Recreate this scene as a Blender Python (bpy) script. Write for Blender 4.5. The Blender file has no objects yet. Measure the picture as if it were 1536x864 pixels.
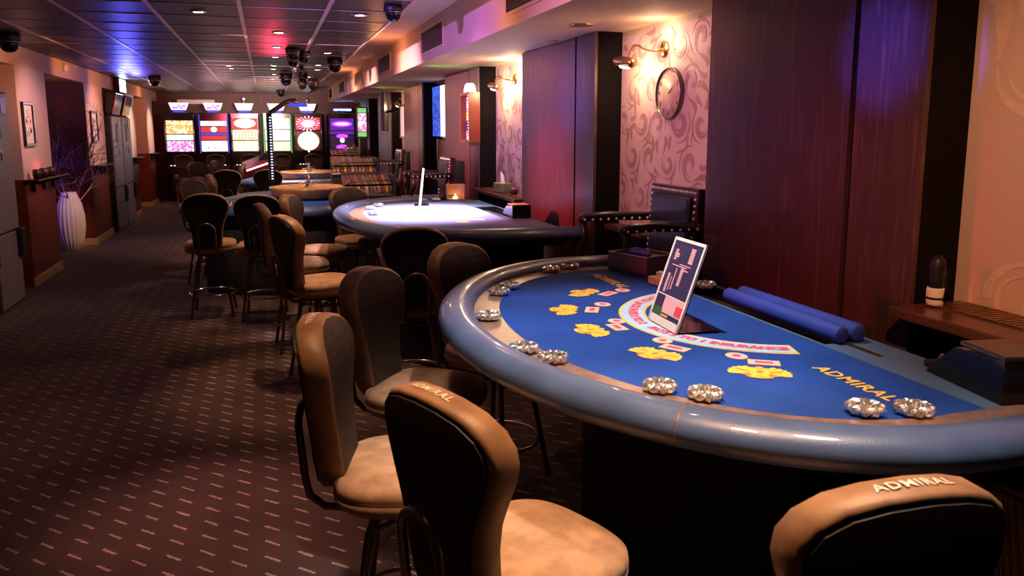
import bpy, bmesh, math, random
from mathutils import Vector, Matrix
random.seed(7)
PI = math.pi
scn = bpy.context.scene
col = scn.collection
R = math.radians

# ------------------------------------------------------------------ materials
def _nt(name):
    m = bpy.data.materials.new(name); m.use_nodes = True
    nt = m.node_tree; b = nt.nodes['Principled BSDF']
    return m, nt, b
def mat(name, c, rough=0.5, metal=0.0, var=0.0, scale=20, bump=0.0, bscale=200, stretch=(1, 1, 1), c2=None, spec=0.5, coat=0.0, trans=0.0, sheen=0.0, ior=1.45, alpha=1.0):
    m, nt, b = _nt(name); N = nt.nodes; L = nt.links
    b.inputs['Base Color'].default_value = (*c, 1); b.inputs['Roughness'].default_value = rough
    b.inputs['Metallic'].default_value = metal; b.inputs['Specular IOR Level'].default_value = spec
    b.inputs['Coat Weight'].default_value = coat; b.inputs['Transmission Weight'].default_value = trans
    b.inputs['IOR'].default_value = ior; b.inputs['Sheen Weight'].default_value = sheen
    b.inputs['Alpha'].default_value = alpha
    tc = N.new('ShaderNodeTexCoord'); mp = N.new('ShaderNodeMapping'); L.new(tc.outputs['Object'], mp.inputs['Vector'])
    mp.inputs['Scale'].default_value = stretch
    if c2 is None: c2 = tuple(x * (1 - var) for x in c)
    no = N.new('ShaderNodeTexNoise'); no.inputs['Scale'].default_value = scale; no.inputs['Detail'].default_value = 6
    L.new(mp.outputs[0], no.inputs['Vector'])
    cr = N.new('ShaderNodeValToRGB'); cr.color_ramp.elements[0].position = .35; cr.color_ramp.elements[1].position = .65
    cr.color_ramp.elements[0].color = (*c2, 1); cr.color_ramp.elements[1].color = (*c, 1)
    L.new(no.outputs['Fac'], cr.inputs[0]); L.new(cr.outputs[0], b.inputs['Base Color'])
    if bump:
        n2 = N.new('ShaderNodeTexNoise'); n2.inputs['Scale'].default_value = bscale; L.new(mp.outputs[0], n2.inputs['Vector'])
        bp = N.new('ShaderNodeBump'); bp.inputs['Strength'].default_value = bump; bp.inputs['Distance'].default_value = .002
        L.new(n2.outputs['Fac'], bp.inputs['Height']); L.new(bp.outputs[0], b.inputs['Normal'])
    return m
def glow(name, c, s, c2=None, scale=12.0):
    m, nt, b = _nt(name); N = nt.nodes; L = nt.links
    b.inputs['Base Color'].default_value = (.02, .02, .02, 1)
    b.inputs['Emission Strength'].default_value = s
    if c2 is None: b.inputs['Emission Color'].default_value = (*c, 1)
    else:
        tc = N.new('ShaderNodeTexCoord'); v = N.new('ShaderNodeTexVoronoi'); v.inputs['Scale'].default_value = scale; v.distance = 'CHEBYCHEV'
        L.new(tc.outputs['Object'], v.inputs['Vector'])
        cr = N.new('ShaderNodeValToRGB'); cr.color_ramp.interpolation = 'CONSTANT'
        cr.color_ramp.elements[0].color = (*c, 1); cr.color_ramp.elements[1].color = (*c2, 1); cr.color_ramp.elements[1].position = .55
        sp = N.new('ShaderNodeSeparateColor'); L.new(v.outputs['Color'], sp.inputs[0]); L.new(sp.outputs[0], cr.inputs[0])
        L.new(cr.outputs[0], b.inputs['Emission Color'])
    return m
def wood(name, c, c2, rough=.38, axis=2, sc=1.0):
    m, nt, b = _nt(name); N = nt.nodes; L = nt.links
    b.inputs['Roughness'].default_value = rough
    tc = N.new('ShaderNodeTexCoord'); mp = N.new('ShaderNodeMapping'); L.new(tc.outputs['Object'], mp.inputs['Vector'])
    s = [14 * sc, 14 * sc, 14 * sc]; s[axis] = .9 * sc; mp.inputs['Scale'].default_value = s
    no = N.new('ShaderNodeTexNoise'); no.inputs['Scale'].default_value = 2.2; no.inputs['Detail'].default_value = 8; no.inputs['Distortion'].default_value = 1.4
    L.new(mp.outputs[0], no.inputs['Vector'])
    wv = N.new('ShaderNodeMath'); wv.operation = 'MULTIPLY'; wv.inputs[1].default_value = 9; L.new(no.outputs['Fac'], wv.inputs[0])
    sn = N.new('ShaderNodeMath'); sn.operation = 'SINE'; L.new(wv.outputs[0], sn.inputs[0])
    cr = N.new('ShaderNodeValToRGB'); cr.color_ramp.elements[0].color = (*c2, 1); cr.color_ramp.elements[1].color = (*c, 1)
    cr.color_ramp.elements[0].position = .0; cr.color_ramp.elements[1].position = .8
    mr = N.new('ShaderNodeMapRange'); mr.inputs[1].default_value = -1; L.new(sn.outputs[0], mr.inputs[0])
    L.new(mr.outputs[0], cr.inputs[0]); L.new(cr.outputs[0], b.inputs['Base Color'])
    bp = N.new('ShaderNodeBump'); bp.inputs['Strength'].default_value = .12; bp.inputs['Distance'].default_value = .001
    L.new(sn.outputs[0], bp.inputs['Height']); L.new(bp.outputs[0], b.inputs['Normal'])
    return m
def carpet_mat():
    m, nt, b = _nt('patterned_carpet'); N = nt.nodes; L = nt.links
    b.inputs['Roughness'].default_value = .95; b.inputs['Specular IOR Level'].default_value = .15; b.inputs['Sheen Weight'].default_value = .25
    tc = N.new('ShaderNodeTexCoord'); sx = N.new('ShaderNodeSeparateXYZ'); L.new(tc.outputs['Object'], sx.inputs[0])
    def M(op, a, bb=None, cc=None):
        n = N.new('ShaderNodeMath'); n.operation = op
        for i, v in enumerate((a, bb, cc)):
            if v is None: continue
            if hasattr(v, 'links') or hasattr(v, 'is_linked'): L.new(v, n.inputs[i])
            else: n.inputs[i].default_value = v
        return n.outputs[0]
    nz = N.new('ShaderNodeTexNoise'); nz.inputs['Scale'].default_value = 90; L.new(tc.outputs['Object'], nz.inputs['Vector'])
    jit = M('MULTIPLY', M('SUBTRACT', nz.outputs['Fac'], .5), .012)
    def cell(v, off):
        q = M('DIVIDE', M('ADD', M('ADD', v, off), jit), .123)
        return M('MULTIPLY', M('SUBTRACT', M('SUBTRACT', q, M('FLOOR', q)), .5), .123)
    u, v = cell(sx.outputs[0], 20.034), cell(sx.outputs[1], 20.10)
    al = M('MULTIPLY', M('SUBTRACT', u, v), .7071); ac = M('MULTIPLY', M('ADD', u, v), .7071)
    inA = M('LESS_THAN', M('ABSOLUTE', al), .040); inC = M('LESS_THAN', M('ABSOLUTE', ac), .0058)
    dash = M('MULTIPLY', inA, inC)
    n2 = N.new('ShaderNodeTexNoise'); n2.inputs['Scale'].default_value = 350; n2.inputs['Detail'].default_value = 2; L.new(tc.outputs['Object'], n2.inputs['Vector'])
    n3 = N.new('ShaderNodeTexNoise'); n3.inputs['Scale'].default_value = 3.5; n3.inputs['Detail'].default_value = 4; L.new(tc.outputs['Object'], n3.inputs['Vector'])
    br = M('MULTIPLY', M('ADD', M('MULTIPLY', n2.outputs['Fac'], 1.2), .4), M('ADD', M('MULTIPLY', n3.outputs['Fac'], 1.3), .3))
    mx = N.new('ShaderNodeMix'); mx.data_type = 'RGBA'; L.new(dash, mx.inputs['Factor'])
    mx.inputs['A'].default_value = (.060, .032, .032, 1); mx.inputs['B'].default_value = (.36, .24, .23, 1)
    m2 = N.new('ShaderNodeMix'); m2.data_type = 'RGBA'; m2.blend_type = 'MULTIPLY'; m2.inputs['Factor'].default_value = 1
    L.new(mx.outputs['Result'], m2.inputs['A']); L.new(br, m2.inputs['B']); L.new(m2.outputs['Result'], b.inputs['Base Color'])
    bp = N.new('ShaderNodeBump'); bp.inputs['Strength'].default_value = .5; bp.inputs['Distance'].default_value = .004
    L.new(n2.outputs['Fac'], bp.inputs['Height']); L.new(bp.outputs[0], b.inputs['Normal'])
    return m
def ceiling_mat():
    m, nt, b = _nt('dark_ceiling_tiles'); N = nt.nodes; L = nt.links
    b.inputs['Roughness'].default_value = .42
    tc = N.new('ShaderNodeTexCoord'); mp = N.new('ShaderNodeMapping'); mp.inputs['Scale'].default_value = (1.2, 22, 1); L.new(tc.outputs['Object'], mp.inputs['Vector'])
    no = N.new('ShaderNodeTexNoise'); no.inputs['Scale'].default_value = 4; no.inputs['Detail'].default_value = 5; L.new(mp.outputs[0], no.inputs['Vector'])
    cr = N.new('ShaderNodeValToRGB'); cr.color_ramp.elements[0].color = (.014, .010, .011, 1); cr.color_ramp.elements[1].color = (.048, .032, .031, 1)
    L.new(no.outputs['Fac'], cr.inputs[0]); L.new(cr.outputs[0], b.inputs['Base Color'])
    return m

M_carpet = carpet_mat(); M_ceil = ceiling_mat()
M_grid = mat('ceiling_runner_paint', (.60, .46, .44), .35, var=.1)
M_gridthin = mat('ceiling_joint_strip', (.30, .24, .24), .35, var=.1)
M_plaster = mat('beige_plaster', (.62, .46, .36), .75, var=.06, scale=3, bump=.2, bscale=60)
M_wall = mat('dim_wall_paint', (.40, .30, .25), .7, var=.1, scale=3)
M_paper = mat('pale_wallpaper', (.66, .50, .43), .55, var=.05, scale=200, stretch=(1, 1, .06), bump=.15, bscale=150)
M_scroll = mat('wallpaper_scrolls', (.47, .27, .24), .5, var=.2, scale=60)
M_scroll_shine = mat('wallpaper_scrolls_shine', (.80, .60, .50), .35, var=.1, scale=60)  # same scrolls painted paler for grazing shine in the near bay
M_purplewall = mat('plum_wall_paint', (.10, .055, .075), .7, var=.1, scale=3)
M_panel = wood('dark_mahogany_panel', (.150, .072, .062), (.060, .028, .026), .42)
M_panelshade = mat('shade_black_panel', (.006, .004, .004), .8, var=.2, spec=.15)  # shade painted in as near-black, for pilaster sides and below ledges
M_redwood = wood('red_brown_wainscot', (.30, .070, .030), (.16, .032, .014), .35)
M_endwood = wood('brown_end_wall_wood', (.13, .042, .018), (.06, .02, .009), .5)
M_base = mat('pale_wood_baseboard', (.62, .40, .20), .5, var=.15, scale=8)
M_ledge = wood('dark_ledge_wood', (.20, .085, .05), (.10, .04, .025), .25, axis=1)
M_brass = mat('brass', (.78, .52, .24), .28, 1.0, var=.1)
M_brassdull = mat('dull_brass_grille', (.50, .33, .15), .4, 1.0, var=.2)
M_chrome = mat('chrome', (.75, .74, .74), .15, 1.0, var=.05)
M_blueglint = mat('painted_blue_glint', (.08, .12, .9), .3)  # glint of blue light put into the colour
M_stud = mat('silver_stud_metal', (.85, .82, .80), .35, .6)
M_steel = mat('dark_gunmetal_tube', (.20, .16, .14), .3, .9, var=.2)
M_black = mat('black_plastic', (.012, .011, .012), .45, var=.2)
M_blackgloss = mat('black_gloss', (.008, .008, .010), .12, var=.2)
M_shell = mat('black_stool_shell', (.010, .008, .009), .55, var=.3)
M_suede = mat('tan_suede', (.44, .27, .165), .8, c2=(.27, .155, .09), scale=14, bump=.35, bscale=90, sheen=.2)
M_backleather = mat('worn_tan_leather', (.27, .145, .075), .5, c2=(.16, .085, .045), scale=12, bump=.2, bscale=120)
M_backface = mat('dark_brown_upholstery', (.045, .030, .024), .7, c2=(.025, .017, .014), scale=9, bump=.2, bscale=120)
M_letterw = mat('faded_print', (.70, .60, .52), .6, var=.3, scale=80)
M_rail = mat('blue_grey_leather', (.06, .10, .22), .38, c2=(.045, .075, .17), scale=7, bump=.25, bscale=260, coat=.25)
M_ring = mat('brown_wood_racetrack', (.20, .125, .10), .3, c2=(.12, .075, .06), scale=9, stretch=(3, 3, 1))
M_felt = mat('royal_blue_felt', (.009, .050, .28), .95, c2=(.007, .038, .21), scale=5, bump=.2, bscale=500, spec=.25)
M_feltpale = mat('grey_blue_dealer_cloth', (.055, .105, .21), .85, c2=(.04, .085, .17), scale=5, bump=.2, bscale=500)
M_bolster = mat('padded_royal_blue_cover', (.018, .045, .34), .7, var=.2, scale=8)
M_yellow = mat('yellow_felt_print', (.90, .52, .06), .7, c2=(.75, .38, .04), scale=60)
M_orange = mat('orange_felt_print', (.55, .20, .03), .7, var=.2, scale=60)
M_lightblue = mat('light_blue_felt_print', (.33, .52, .72), .75, var=.1)
M_redprint = mat('red_felt_print', (.80, .06, .10), .7, var=.1)
M_pinkprint = mat('pink_felt_print', (.80, .45, .50), .7, var=.1)
M_apron = mat('black_table_apron', (.014, .010, .012), .6, c2=(.008, .006, .008), scale=6)
M_weave = None
M_glass = mat('cut_glass', (.98, .96, .95), .08, trans=.5, ior=1.5, var=0)
M_cryst = mat('mirrored_cut_glass', (.95, .90, .85), .14, .90, var=.05)
M_acryl = mat('clear_acrylic', (.96, .95, .95), .04, trans=1.0, ior=1.3, var=0)
M_acrylic_edge = mat('frosted_acrylic_edge', (.85, .78, .74), .3, var=.05)
M_leaflet = mat('dark_navy_leaflet', (.035, .030, .085), .4, var=.2)
M_white = mat('white_plastic', (.80, .78, .76), .4, var=.05)
M_paperw = mat('white_paper', (.82, .78, .74), .8, var=.05)
M_ceramic = mat('matt_white_ceramic', (.78, .74, .68), .6, var=.08, scale=6)
M_twig = mat('pale_twigs', (.60, .44, .36), .7, var=.3)
M_twigd = mat('dark_red_twigs', (.20, .04, .045), .7, var=.3)
M_greysteel = mat('grey_painted_steel', (.30, .28, .29), .45, .2, var=.1, scale=4)
M_leatherb = mat('black_leather', (.018, .016, .022), .33, var=.3, scale=12, bump=.3, bscale=150, coat=.15)
M_leatherseat = mat('dark_grey_leather_seat', (.10, .085, .075), .45, var=.2, scale=12, bump=.3, bscale=150)
M_wooddark = wood('dark_chair_wood', (.055, .022, .016), (.025, .010, .008), .3)
M_woodlight = mat('pale_box_wood', (.62, .36, .17), .5, var=.2, scale=10)
M_dial = mat('clock_dial', (.72, .50, .34), .35, var=.12, scale=9)
M_green = mat('green_tissue_box', (.16, .26, .06), .6, c2=(.35, .34, .12), scale=30)
M_wheelwood = mat('roulette_wood', (.42, .22, .10), .25, var=.3, scale=10, coat=.4)
M_redmach = mat('dark_red_lacquer', (.16, .015, .025), .3, var=.2)
G_lamp = glow('downlight_glow', (1, .72, .42), 22)
G_white = glow('white_screen', (1, .93, .86), 1.5)
G_warm = glow('warm_screen', (1, .84, .55), 1.3, (1.0, .38, .06), 26)
G_cream = glow('cream_screen', (1, .82, .48), 1.15, (1, .92, .80), 26)
G_green = glow('green_white_screen', (.86, 1, .90), 1.3, (1, .96, .90), 18)
G_purple = glow('purple_screen', (.42, .05, 1.0), 2.2)
G_purpled = glow('dim_purple_screen', (.16, .02, .5), .8)
G_blue = glow('blue_glow', (.06, .08, .8), 1.0)
G_bluew = glow('blue_white_glow', (.45, .6, 1.0), 30)
G_red = glow('red_screen', (.9, .04, .05), .9)
G_orange = glow('orange_screen', (1, .42, .10), 1.6)
G_dark = glow('dark_screen', (.05, .02, .08), .5)
G_pink = glow('pink_white_screen', (1, .78, .86), 1.15, (.75, .22, .6), 26)
G_bulb = glow('sconce_bulb', (1, .78, .5), 40)
G_candle = glow('candle_flame', (1, .5, .15), 14)
G_greenS = glow('green_screen', (.2, .7, .2), 1.0)
G_bluescr = glow('blue_display', (.04, .10, .65), 1.6, (.02, .04, .25), 22)
G_dotw = glow('blue_white_dots', (.5, .6, 1), 3)
G_neon = glow('red_neon', (1, .25, .35), 6)
CHIPS = [mat('chip_' + n, c, .4, var=.1) for n, c in (('tan', (.55, .32, .2)), ('yellow', (.8, .55, .08)), ('grey', (.3, .28, .28)), ('brown', (.3, .12, .08)), ('cream', (.75, .62, .45)), ('pink', (.65, .35, .3)), ('purple', (.25, .1, .25)))]

# ------------------------------------------------------------------ mesh kit
class MB:
    def __init__(s): s.v = []; s.f = []; s.sm = []; s.mi = []
    def add(s, vs, fs, smooth=False, mi=0):
        o = len(s.v); s.v += [tuple(p) for p in vs]
        for f in fs: s.f.append([i + o for i in f]); s.sm.append(smooth); s.mi.append(mi)
        return s
    def bm(s, b, smooth=False, mi=0, mtx=None):
        b.verts.ensure_lookup_table(); b.verts.index_update()
        if mtx is not None: bmesh.ops.transform(b, matrix=mtx, verts=b.verts)
        s.add([v.co.copy() for v in b.verts], [[v.index for v in f.verts] for f in b.faces], smooth, mi); b.free(); return s
    def box(s, x0, x1, y0, y1, z0, z1, bev=0.0, mi=0, mtx=None, seg=2):
        b = bmesh.new(); bmesh.ops.create_cube(b, size=1)
        for v in b.verts: v.co = Vector(((x0 + x1) / 2 + v.co.x * (x1 - x0), (y0 + y1) / 2 + v.co.y * (y1 - y0), (z0 + z1) / 2 + v.co.z * (z1 - z0)))
        if bev: bmesh.ops.bevel(b, geom=list(b.edges), offset=bev, segments=seg, profile=.5, affect='EDGES')
        b.verts.index_update()
        return s.bm(b, False, mi, mtx)
    def tube(s, pts, r, n=10, closed=False, mi=0, caps=True, ry=None, up=None):
        pts = [Vector(p) for p in pts]; N = len(pts); rr = r if isinstance(r, (list, tuple)) else [r] * N
        vs = []; fs = []; prev = None
        for i, p in enumerate(pts):
            if closed: t = pts[(i + 1) % N] - pts[i - 1]
            else: t = pts[min(i + 1, N - 1)] - pts[max(i - 1, 0)]
            t = t.normalized() if t.length > 1e-9 else Vector((0, 0, 1))
            if up is not None: a = Vector(up) - t * t.dot(Vector(up))
            elif prev is None: a = t.orthogonal()
            else: a = prev - t * t.dot(prev)
            if a.length < 1e-6: a = t.orthogonal()
            a.normalize(); prev = a; c = t.cross(a)
            for k in range(n):
                an = 2 * PI * k / n
                vs.append(p + a * math.cos(an) * (ry if ry else rr[i]) + c * math.sin(an) * rr[i])
        M = N if closed else N - 1
        for i in range(M):
            j = (i + 1) % N
            for k in range(n):
                l = (k + 1) % n; fs.append([i * n + k, i * n + l, j * n + l, j * n + k])
        if caps and not closed: fs.append(list(range(n))[::-1]); fs.append([(N - 1) * n + k for k in range(n)])
        return s.add(vs, fs, True, mi)
    def lathe(s, prof, n=32, c=(0, 0, 0), mi=0, rad=None, smooth=True):
        vs = []; fs = []
        for (r, z) in prof:
            for k in range(n):
                a = 2 * PI * k / n; q = r * (rad(a, z) if rad else 1)
                vs.append((c[0] + q * math.cos(a), c[1] + q * math.sin(a), c[2] + z))
        for i in range(len(prof) - 1):
            for k in range(n):
                l = (k + 1) % n; fs.append([i * n + k, i * n + l, (i + 1) * n + l, (i + 1) * n + k])
        if prof[0][0] > 1e-5: fs.append(list(range(n))[::-1])
        if prof[-1][0] > 1e-5: fs.append([(len(prof) - 1) * n + k for k in range(n)])
        return s.add(vs, fs, smooth, mi)
    def prism(s, poly, z0, z1, mi=0, f=None):
        n = len(poly); f = f or (lambda x, y, z: (x, y, z))
        vs = [f(x, y, z0) for x, y in poly] + [f(x, y, z1) for x, y in poly]
        fs = [list(range(n))[::-1], list(range(n, 2 * n))] + [[i, (i + 1) % n, n + (i + 1) % n, n + i] for i in range(n)]
        return s.add(vs, fs, False, mi)
    def strip(s, A, B, z0, z1, mi=0, closed=False):
        """solid band between two plan curves A and B"""
        n = len(A); vs = [(x, y, z0) for x, y in A] + [(x, y, z0) for x, y in B] + [(x, y, z1) for x, y in A] + [(x, y, z1) for x, y in B]
        fs = []
        for i in range(n if closed else n - 1):
            j = (i + 1) % n
            fs += [[2 * n + i, 2 * n + j, 3 * n + j, 3 * n + i], [i, n + i, n + j, j], [i, j, 2 * n + j, 2 * n + i], [n + i, 3 * n + i, 3 * n + j, n + j]]
        if not closed: fs += [[0, 2 * n, 3 * n, n], [n - 1, 2 * n - 1, 4 * n - 1, 3 * n - 1]]
        return s.add(vs, fs, False, mi)
    def sphere(s, c, r, u=16, v=10, mi=0, sc=(1, 1, 1)):
        b = bmesh.new(); bmesh.ops.create_uvsphere(b, u_segments=u, v_segments=v, radius=r)
        for q in b.verts: q.co = Vector((c[0] + q.co.x * sc[0], c[1] + q.co.y * sc[1], c[2] + q.co.z * sc[2]))
        b.verts.index_update(); return s.bm(b, True, mi)
    def map(s, fn): s.v = [tuple(fn(Vector(p))) for p in s.v]; return s
    def build(s, name, m, parent=None, fix=True):
        me = bpy.data.meshes.new(name); me.from_pydata(s.v, [], s.f)
        for mm in (m if isinstance(m, (list, tuple)) else [m]): me.materials.append(mm)
        me.polygons.foreach_set('use_smooth', s.sm); me.polygons.foreach_set('material_index', s.mi)
        if fix:
            b = bmesh.new(); b.from_mesh(me); bmesh.ops.recalc_face_normals(b, faces=b.faces); b.to_mesh(me); b.free()
        me.update()
        o = bpy.data.objects.new(name, me); col.objects.link(o); o.parent = parent
        return o
def tag(o, label, cat, group=None, kind=None):
    o['label'] = label; o['category'] = cat
    if group: o['group'] = group
    if kind: o['kind'] = kind
    return o
def thing(name, label, cat, loc=(0, 0, 0), rz=0, group=None):
    o = bpy.data.objects.new(name, None); col.objects.link(o); o.empty_display_size = .1
    o.location = loc; o.rotation_euler = (0, 0, rz); return tag(o, label, cat, group)
def struct(name, mb, m, parent=None, label=None):
    o = mb.build(name, m, parent)
    if parent is None: o['kind'] = 'structure'
    return o
def copy_tree(o, parent=None):
    c = o.copy(); col.objects.link(c); c.parent = parent
    for ch in list(o.children): copy_tree(ch, c)
    return c
def text_geo(body, size=1.0, bold=0.0, spacing=1.0):
    cu = bpy.data.curves.new('lettering', 'FONT'); cu.body = body; cu.size = size; cu.align_x = 'CENTER'; cu.align_y = 'CENTER'
    cu.offset = bold; cu.space_character = spacing; cu.resolution_u = 3
    o = bpy.data.objects.new('lettering', cu); col.objects.link(o)
    dg = bpy.context.evaluated_depsgraph_get(); me = bpy.data.meshes.new_from_object(o.evaluated_get(dg))
    vs = [v.co.copy() for v in me.vertices]; fs = [list(p.vertices) for p in me.polygons]
    bpy.data.objects.remove(o); bpy.data.meshes.remove(me); bpy.data.curves.remove(cu)
    return vs, fs
def text_part(name, body, size, fn, m, parent, bold=0.0, spacing=1.0):
    vs, fs = text_geo(body, size, bold, spacing)
    return MB().add([fn(v.x, v.y) for v in vs], fs).build(name, m, parent, fix=False)

# ------------------------------------------------------------------ room
ZC, XL, XR, XP, YE, YN = 2.5, -2.40, 2.34, 2.14, 20.2, -2.6
ZS = 2.298
struct('floor', MB().box(-3.6, 2.6, YN, YE + .2, -.06, 0), M_carpet)
c = struct('ceiling', MB().box(-3.6, 1.0, YN, YE, ZC, ZC + .03), M_ceil)
mb = MB()
for x in [-1.94 - .6, -1.94, -1.335, -.735, -.135, .465]: mb.box(x - .014, x + .014, YN, YE, ZC - .006, ZC + .001)
mb.box(.985, 1.006, YN, YE, ZC - .006, ZC + .17)
mb.build('ceiling_runner', M_grid, c)
mb = MB(); y = 5.36 - .6 * 13
while y < YE: mb.box(-3.5, .99, y - .006, y + .006, ZC - .004, ZC + .001); y += .6
mb.build('ceiling_joint', M_gridthin, c)
struct('ceiling', MB().box(1.006, 1.56, YN, YE, 2.67, 2.72), M_plaster)
struct('trim_1', MB().box(1.52, 2.6, YN, YE, ZS, 2.67), M_plaster)
struct('trim_2', MB().box(-3.5, XL, YN, YE, 2.29, ZC), M_plaster)
# far walls and the wall behind
struct('wall_back', MB().box(-3.6, 2.6, YE, YE + .15, 0, 2.75), M_endwood)
struct('wall_front', MB().box(-3.6, 2.6, YN - .15, YN, 0, 2.75), M_wall)
# right wall
wr = struct('wall_right', MB().box(XR, XR + .16, YN, YE, 0, ZS), M_paper)
PIL = [(-.90, .62), (2.15, 3.52), (4.97, 6.55), (8.05, 9.63), (11.1, 12.62), (14.1, 15.7), (17.2, 18.7)]
for i, (a, b) in enumerate(PIL):
    o = struct('trim_%d' % (3 + i), MB().box(XP + .02, XR, a, b, 0, ZS), M_panelshade)  # body and side faces carry the painted shade
    o2 = MB().box(XP, XP + .02, a + .0, a + .33, .02, ZS - .005).box(XP, XP + .02, a + .36, b, .02, ZS - .005).build('wood_panel', M_panel, o)
# wallpaper scroll pattern, grown as flat relief on the wall bays
def scroll(mb, cy, cz, s, rot, flip, X):
    def leafcurve(fn, w0, n=16):
        L = []; Rr = []
        for i in range(n + 1):
            t = i / n; p = fn(t); q = fn(min(t + .01, 1.01)); d = (q[0] - p[0], q[1] - p[1]); l = math.hypot(*d) + 1e-9
            w = w0 * math.sin(PI * min(max(t, .02), .98)) ** .8; nx, ny = -d[1] / l * w, d[0] / l * w
            L.append((p[0] + nx, p[1] + ny)); Rr.append((p[0] - nx, p[1] - ny))
        vs = []; ca, sa = math.cos(rot), math.sin(rot); off = random.uniform(0, .0012)
        for (a, b) in L + Rr:
            a *= flip; a, b = a * s, b * s
            vs.append((X - off, cy + a * ca - b * sa, cz + a * sa + b * ca))
        m = len(L); mb.add(vs, [[i, i + 1, m + i + 1, m + i] for i in range(m - 1)])
    def sp(a0, turns, r0, r1, ox=0, oy=0):
        return lambda t: (ox + (r0 + (r1 - r0) * t) * math.cos(a0 + turns * 2 * PI * t), oy + (r0 + (r1 - r0) * t) * math.sin(a0 + turns * 2 * PI * t))
    leafcurve(sp(0, .95, .12, .50), .085)
    leafcurve(sp(.4, .85, .07, .34), .05)
    leafcurve(sp(2.0, .40, .55, .62), .045)
    leafcurve(lambda t: (.5 + .45 * t, -.1 + .5 * t + .25 * math.sin(PI * t)), .10)
    leafcurve(lambda t: (.3 + .35 * t, .45 + .4 * t - .15 * math.sin(PI * t)), .09)
    leafcurve(lambda t: (-.5 - .3 * t, .1 - .55 * t), .05)
def bay_pattern(y0, y1, X, m, s0, par, dens=1.0, zz=(1.0, 2.28)):
    mb = MB(); z = zz[0]; r = 0
    step = s0 * .92
    while z < zz[1]:
        y = y0 + (r % 2) * step * .5; k = 0
        while y < y1:
            scroll(mb, y + random.uniform(-.02, .02), z + random.uniform(-.02, .02), s0 * random.uniform(.52, .66), random.uniform(-.6, .9) + (PI / 2 if (r + k) % 3 == 0 else 0), 1 if (k + r) % 2 else -1, X)
            y += step * .86; k += 1
        z += step * .8; r += 1
    mb2 = MB()
    for f, in zip(mb.f):
        if all(y0 <= mb.v[i][1] <= y1 and zz[0] - .02 <= mb.v[i][2] <= zz[1] for i in f): mb2.add([mb.v[i] for i in f], [list(range(len(f)))])
    return mb2.build('wallpaper_pattern', m, par, fix=False)
bay_pattern(3.54, 4.96, XR - .0015, M_scroll, .31, wr)
bay_pattern(.66, 2.13, XR - .0015, M_scroll_shine, .52, wr, zz=(1.05, 2.28))
for (a, b) in ((6.57, 8.03), (9.65, 11.08)): bay_pattern(a, b, XR - .0015, M_scroll, .42, wr)
# left wall: piers, recesses, wainscot, baseboards
def pier(n, y0, y1, deep=.5):
    o = struct('wall_left_%d' % n, MB().box(XL - deep, XL, y0, y1, 1.13, 2.29), M_paper)
    o2 = MB().box(XL - deep, XL + .012, y0, y1, .0, 1.13, .0).build('wainscot', M_redwood, o)
    MB().box(XL, XL + .026, y0 - .001, y1 + .001, 0, .10, .004).build('baseboard', M_base, o)
    return o
struct('wall_left', MB().box(-3.6, -3.45, YN, YE, 0, 2.5), M_purplewall)
pier(1, YN, 6.9, 1.0); pier(2, 9.2, 10.35, 1.0)
o = struct('wall_left_3', MB().box(-3.45, XL - .3, 12.4, 12.5, 0, 2.29), M_purplewall)
MB().box(-3.45, XL + .02, 12.372, 12.40, 0, .10, .004).build('baseboard', M_base, o)
MB().box(-3.45, XL + .005, 12.385, 12.40, .10, 1.1, .0).build('wainscot', M_redwood, o)
MB().box(-3.45, XL - .002, 12.39, 12.41, 1.1, 2.29).build('wall_paint', M_purplewall, o)
pier(4, 12.42, 13.68, 1.0); pier(5, 15.75, 16.75, 1.0)
o = struct('wall_left_6', MB().box(-3.45, XL - .3, 18.3, 18.4, 0, 2.29), M_purplewall)
MB().box(-3.45, XL + .02, 18.272, 18.30, 0, .10, .004).build('baseboard', M_base, o)
MB().box(-3.45, XL + .005, 18.285, 18.30, .10, 1.1, .0).build('wainscot', M_redwood, o)
pier(7, 18.32, 19.3, 1.0)
struct('wall_left_8', MB().box(-3.45, XL - .32, 13.68, 15.75, 0, 2.29), M_purplewall)
struct('wall_left_9', MB().box(-3.45, XL - .32, 6.9, 9.2, 0, 2.29), M_purplewall)
# shelves on the left piers
for i, (y0, y1, lab) in enumerate(((9.15, 10.5, 'narrow dark wall shelf with three candle cups on the nearest left pier'), (12.5, 13.5, 'narrow dark wall shelf under the small framed picture by the grey cash machines'), (15.8, 16.7, 'narrow dark wall shelf on the pier past the grey cash machines'), (18.35, 19.2, 'narrow dark wall shelf on the left pier nearest the slot machines'))):
    t = thing('wall_shelf', lab, 'shelf', (XL + .013, (y0 + y1) / 2, 1.13), 0, 'narrow shelves along the left wall')
    h = (y1 - y0) / 2
    MB().box(0, .13, -h, h, -.02, 0.0, .004).build('board', M_wooddark, t)
    for q in (-h * .6, 0, h * .6): MB().box(0, .035, q - .02, q + .02, -.14, -.02, .004).box(0, .09, q - .012, q + .012, -.06, -.02, .003).build('bracket', M_wooddark, t)
for y, lab in ((9.35, 'dark glass candle cup on the left wall shelf, nearest of three'), (9.62, 'dark glass candle cup on the left wall shelf, middle of three'), (9.92, 'dark glass candle cup on the left wall shelf, farthest of three')):
    t = thing('candle_cup', lab, 'candle holder', (XL + .085, y, 1.1305), 0, 'candle cups on the left wall shelf')
    MB().lathe([(.018, 0), (.035, .0), (.042, .05), (.040, .10), (.035, .10), (.036, .05), (.0, .02)], 20).build('cup', M_wooddark, t)
    MB().lathe([(.0, .022), (.026, .022), (.026, .06), (.0, .06)], 14).build('candle', M_paperw, t)
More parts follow.
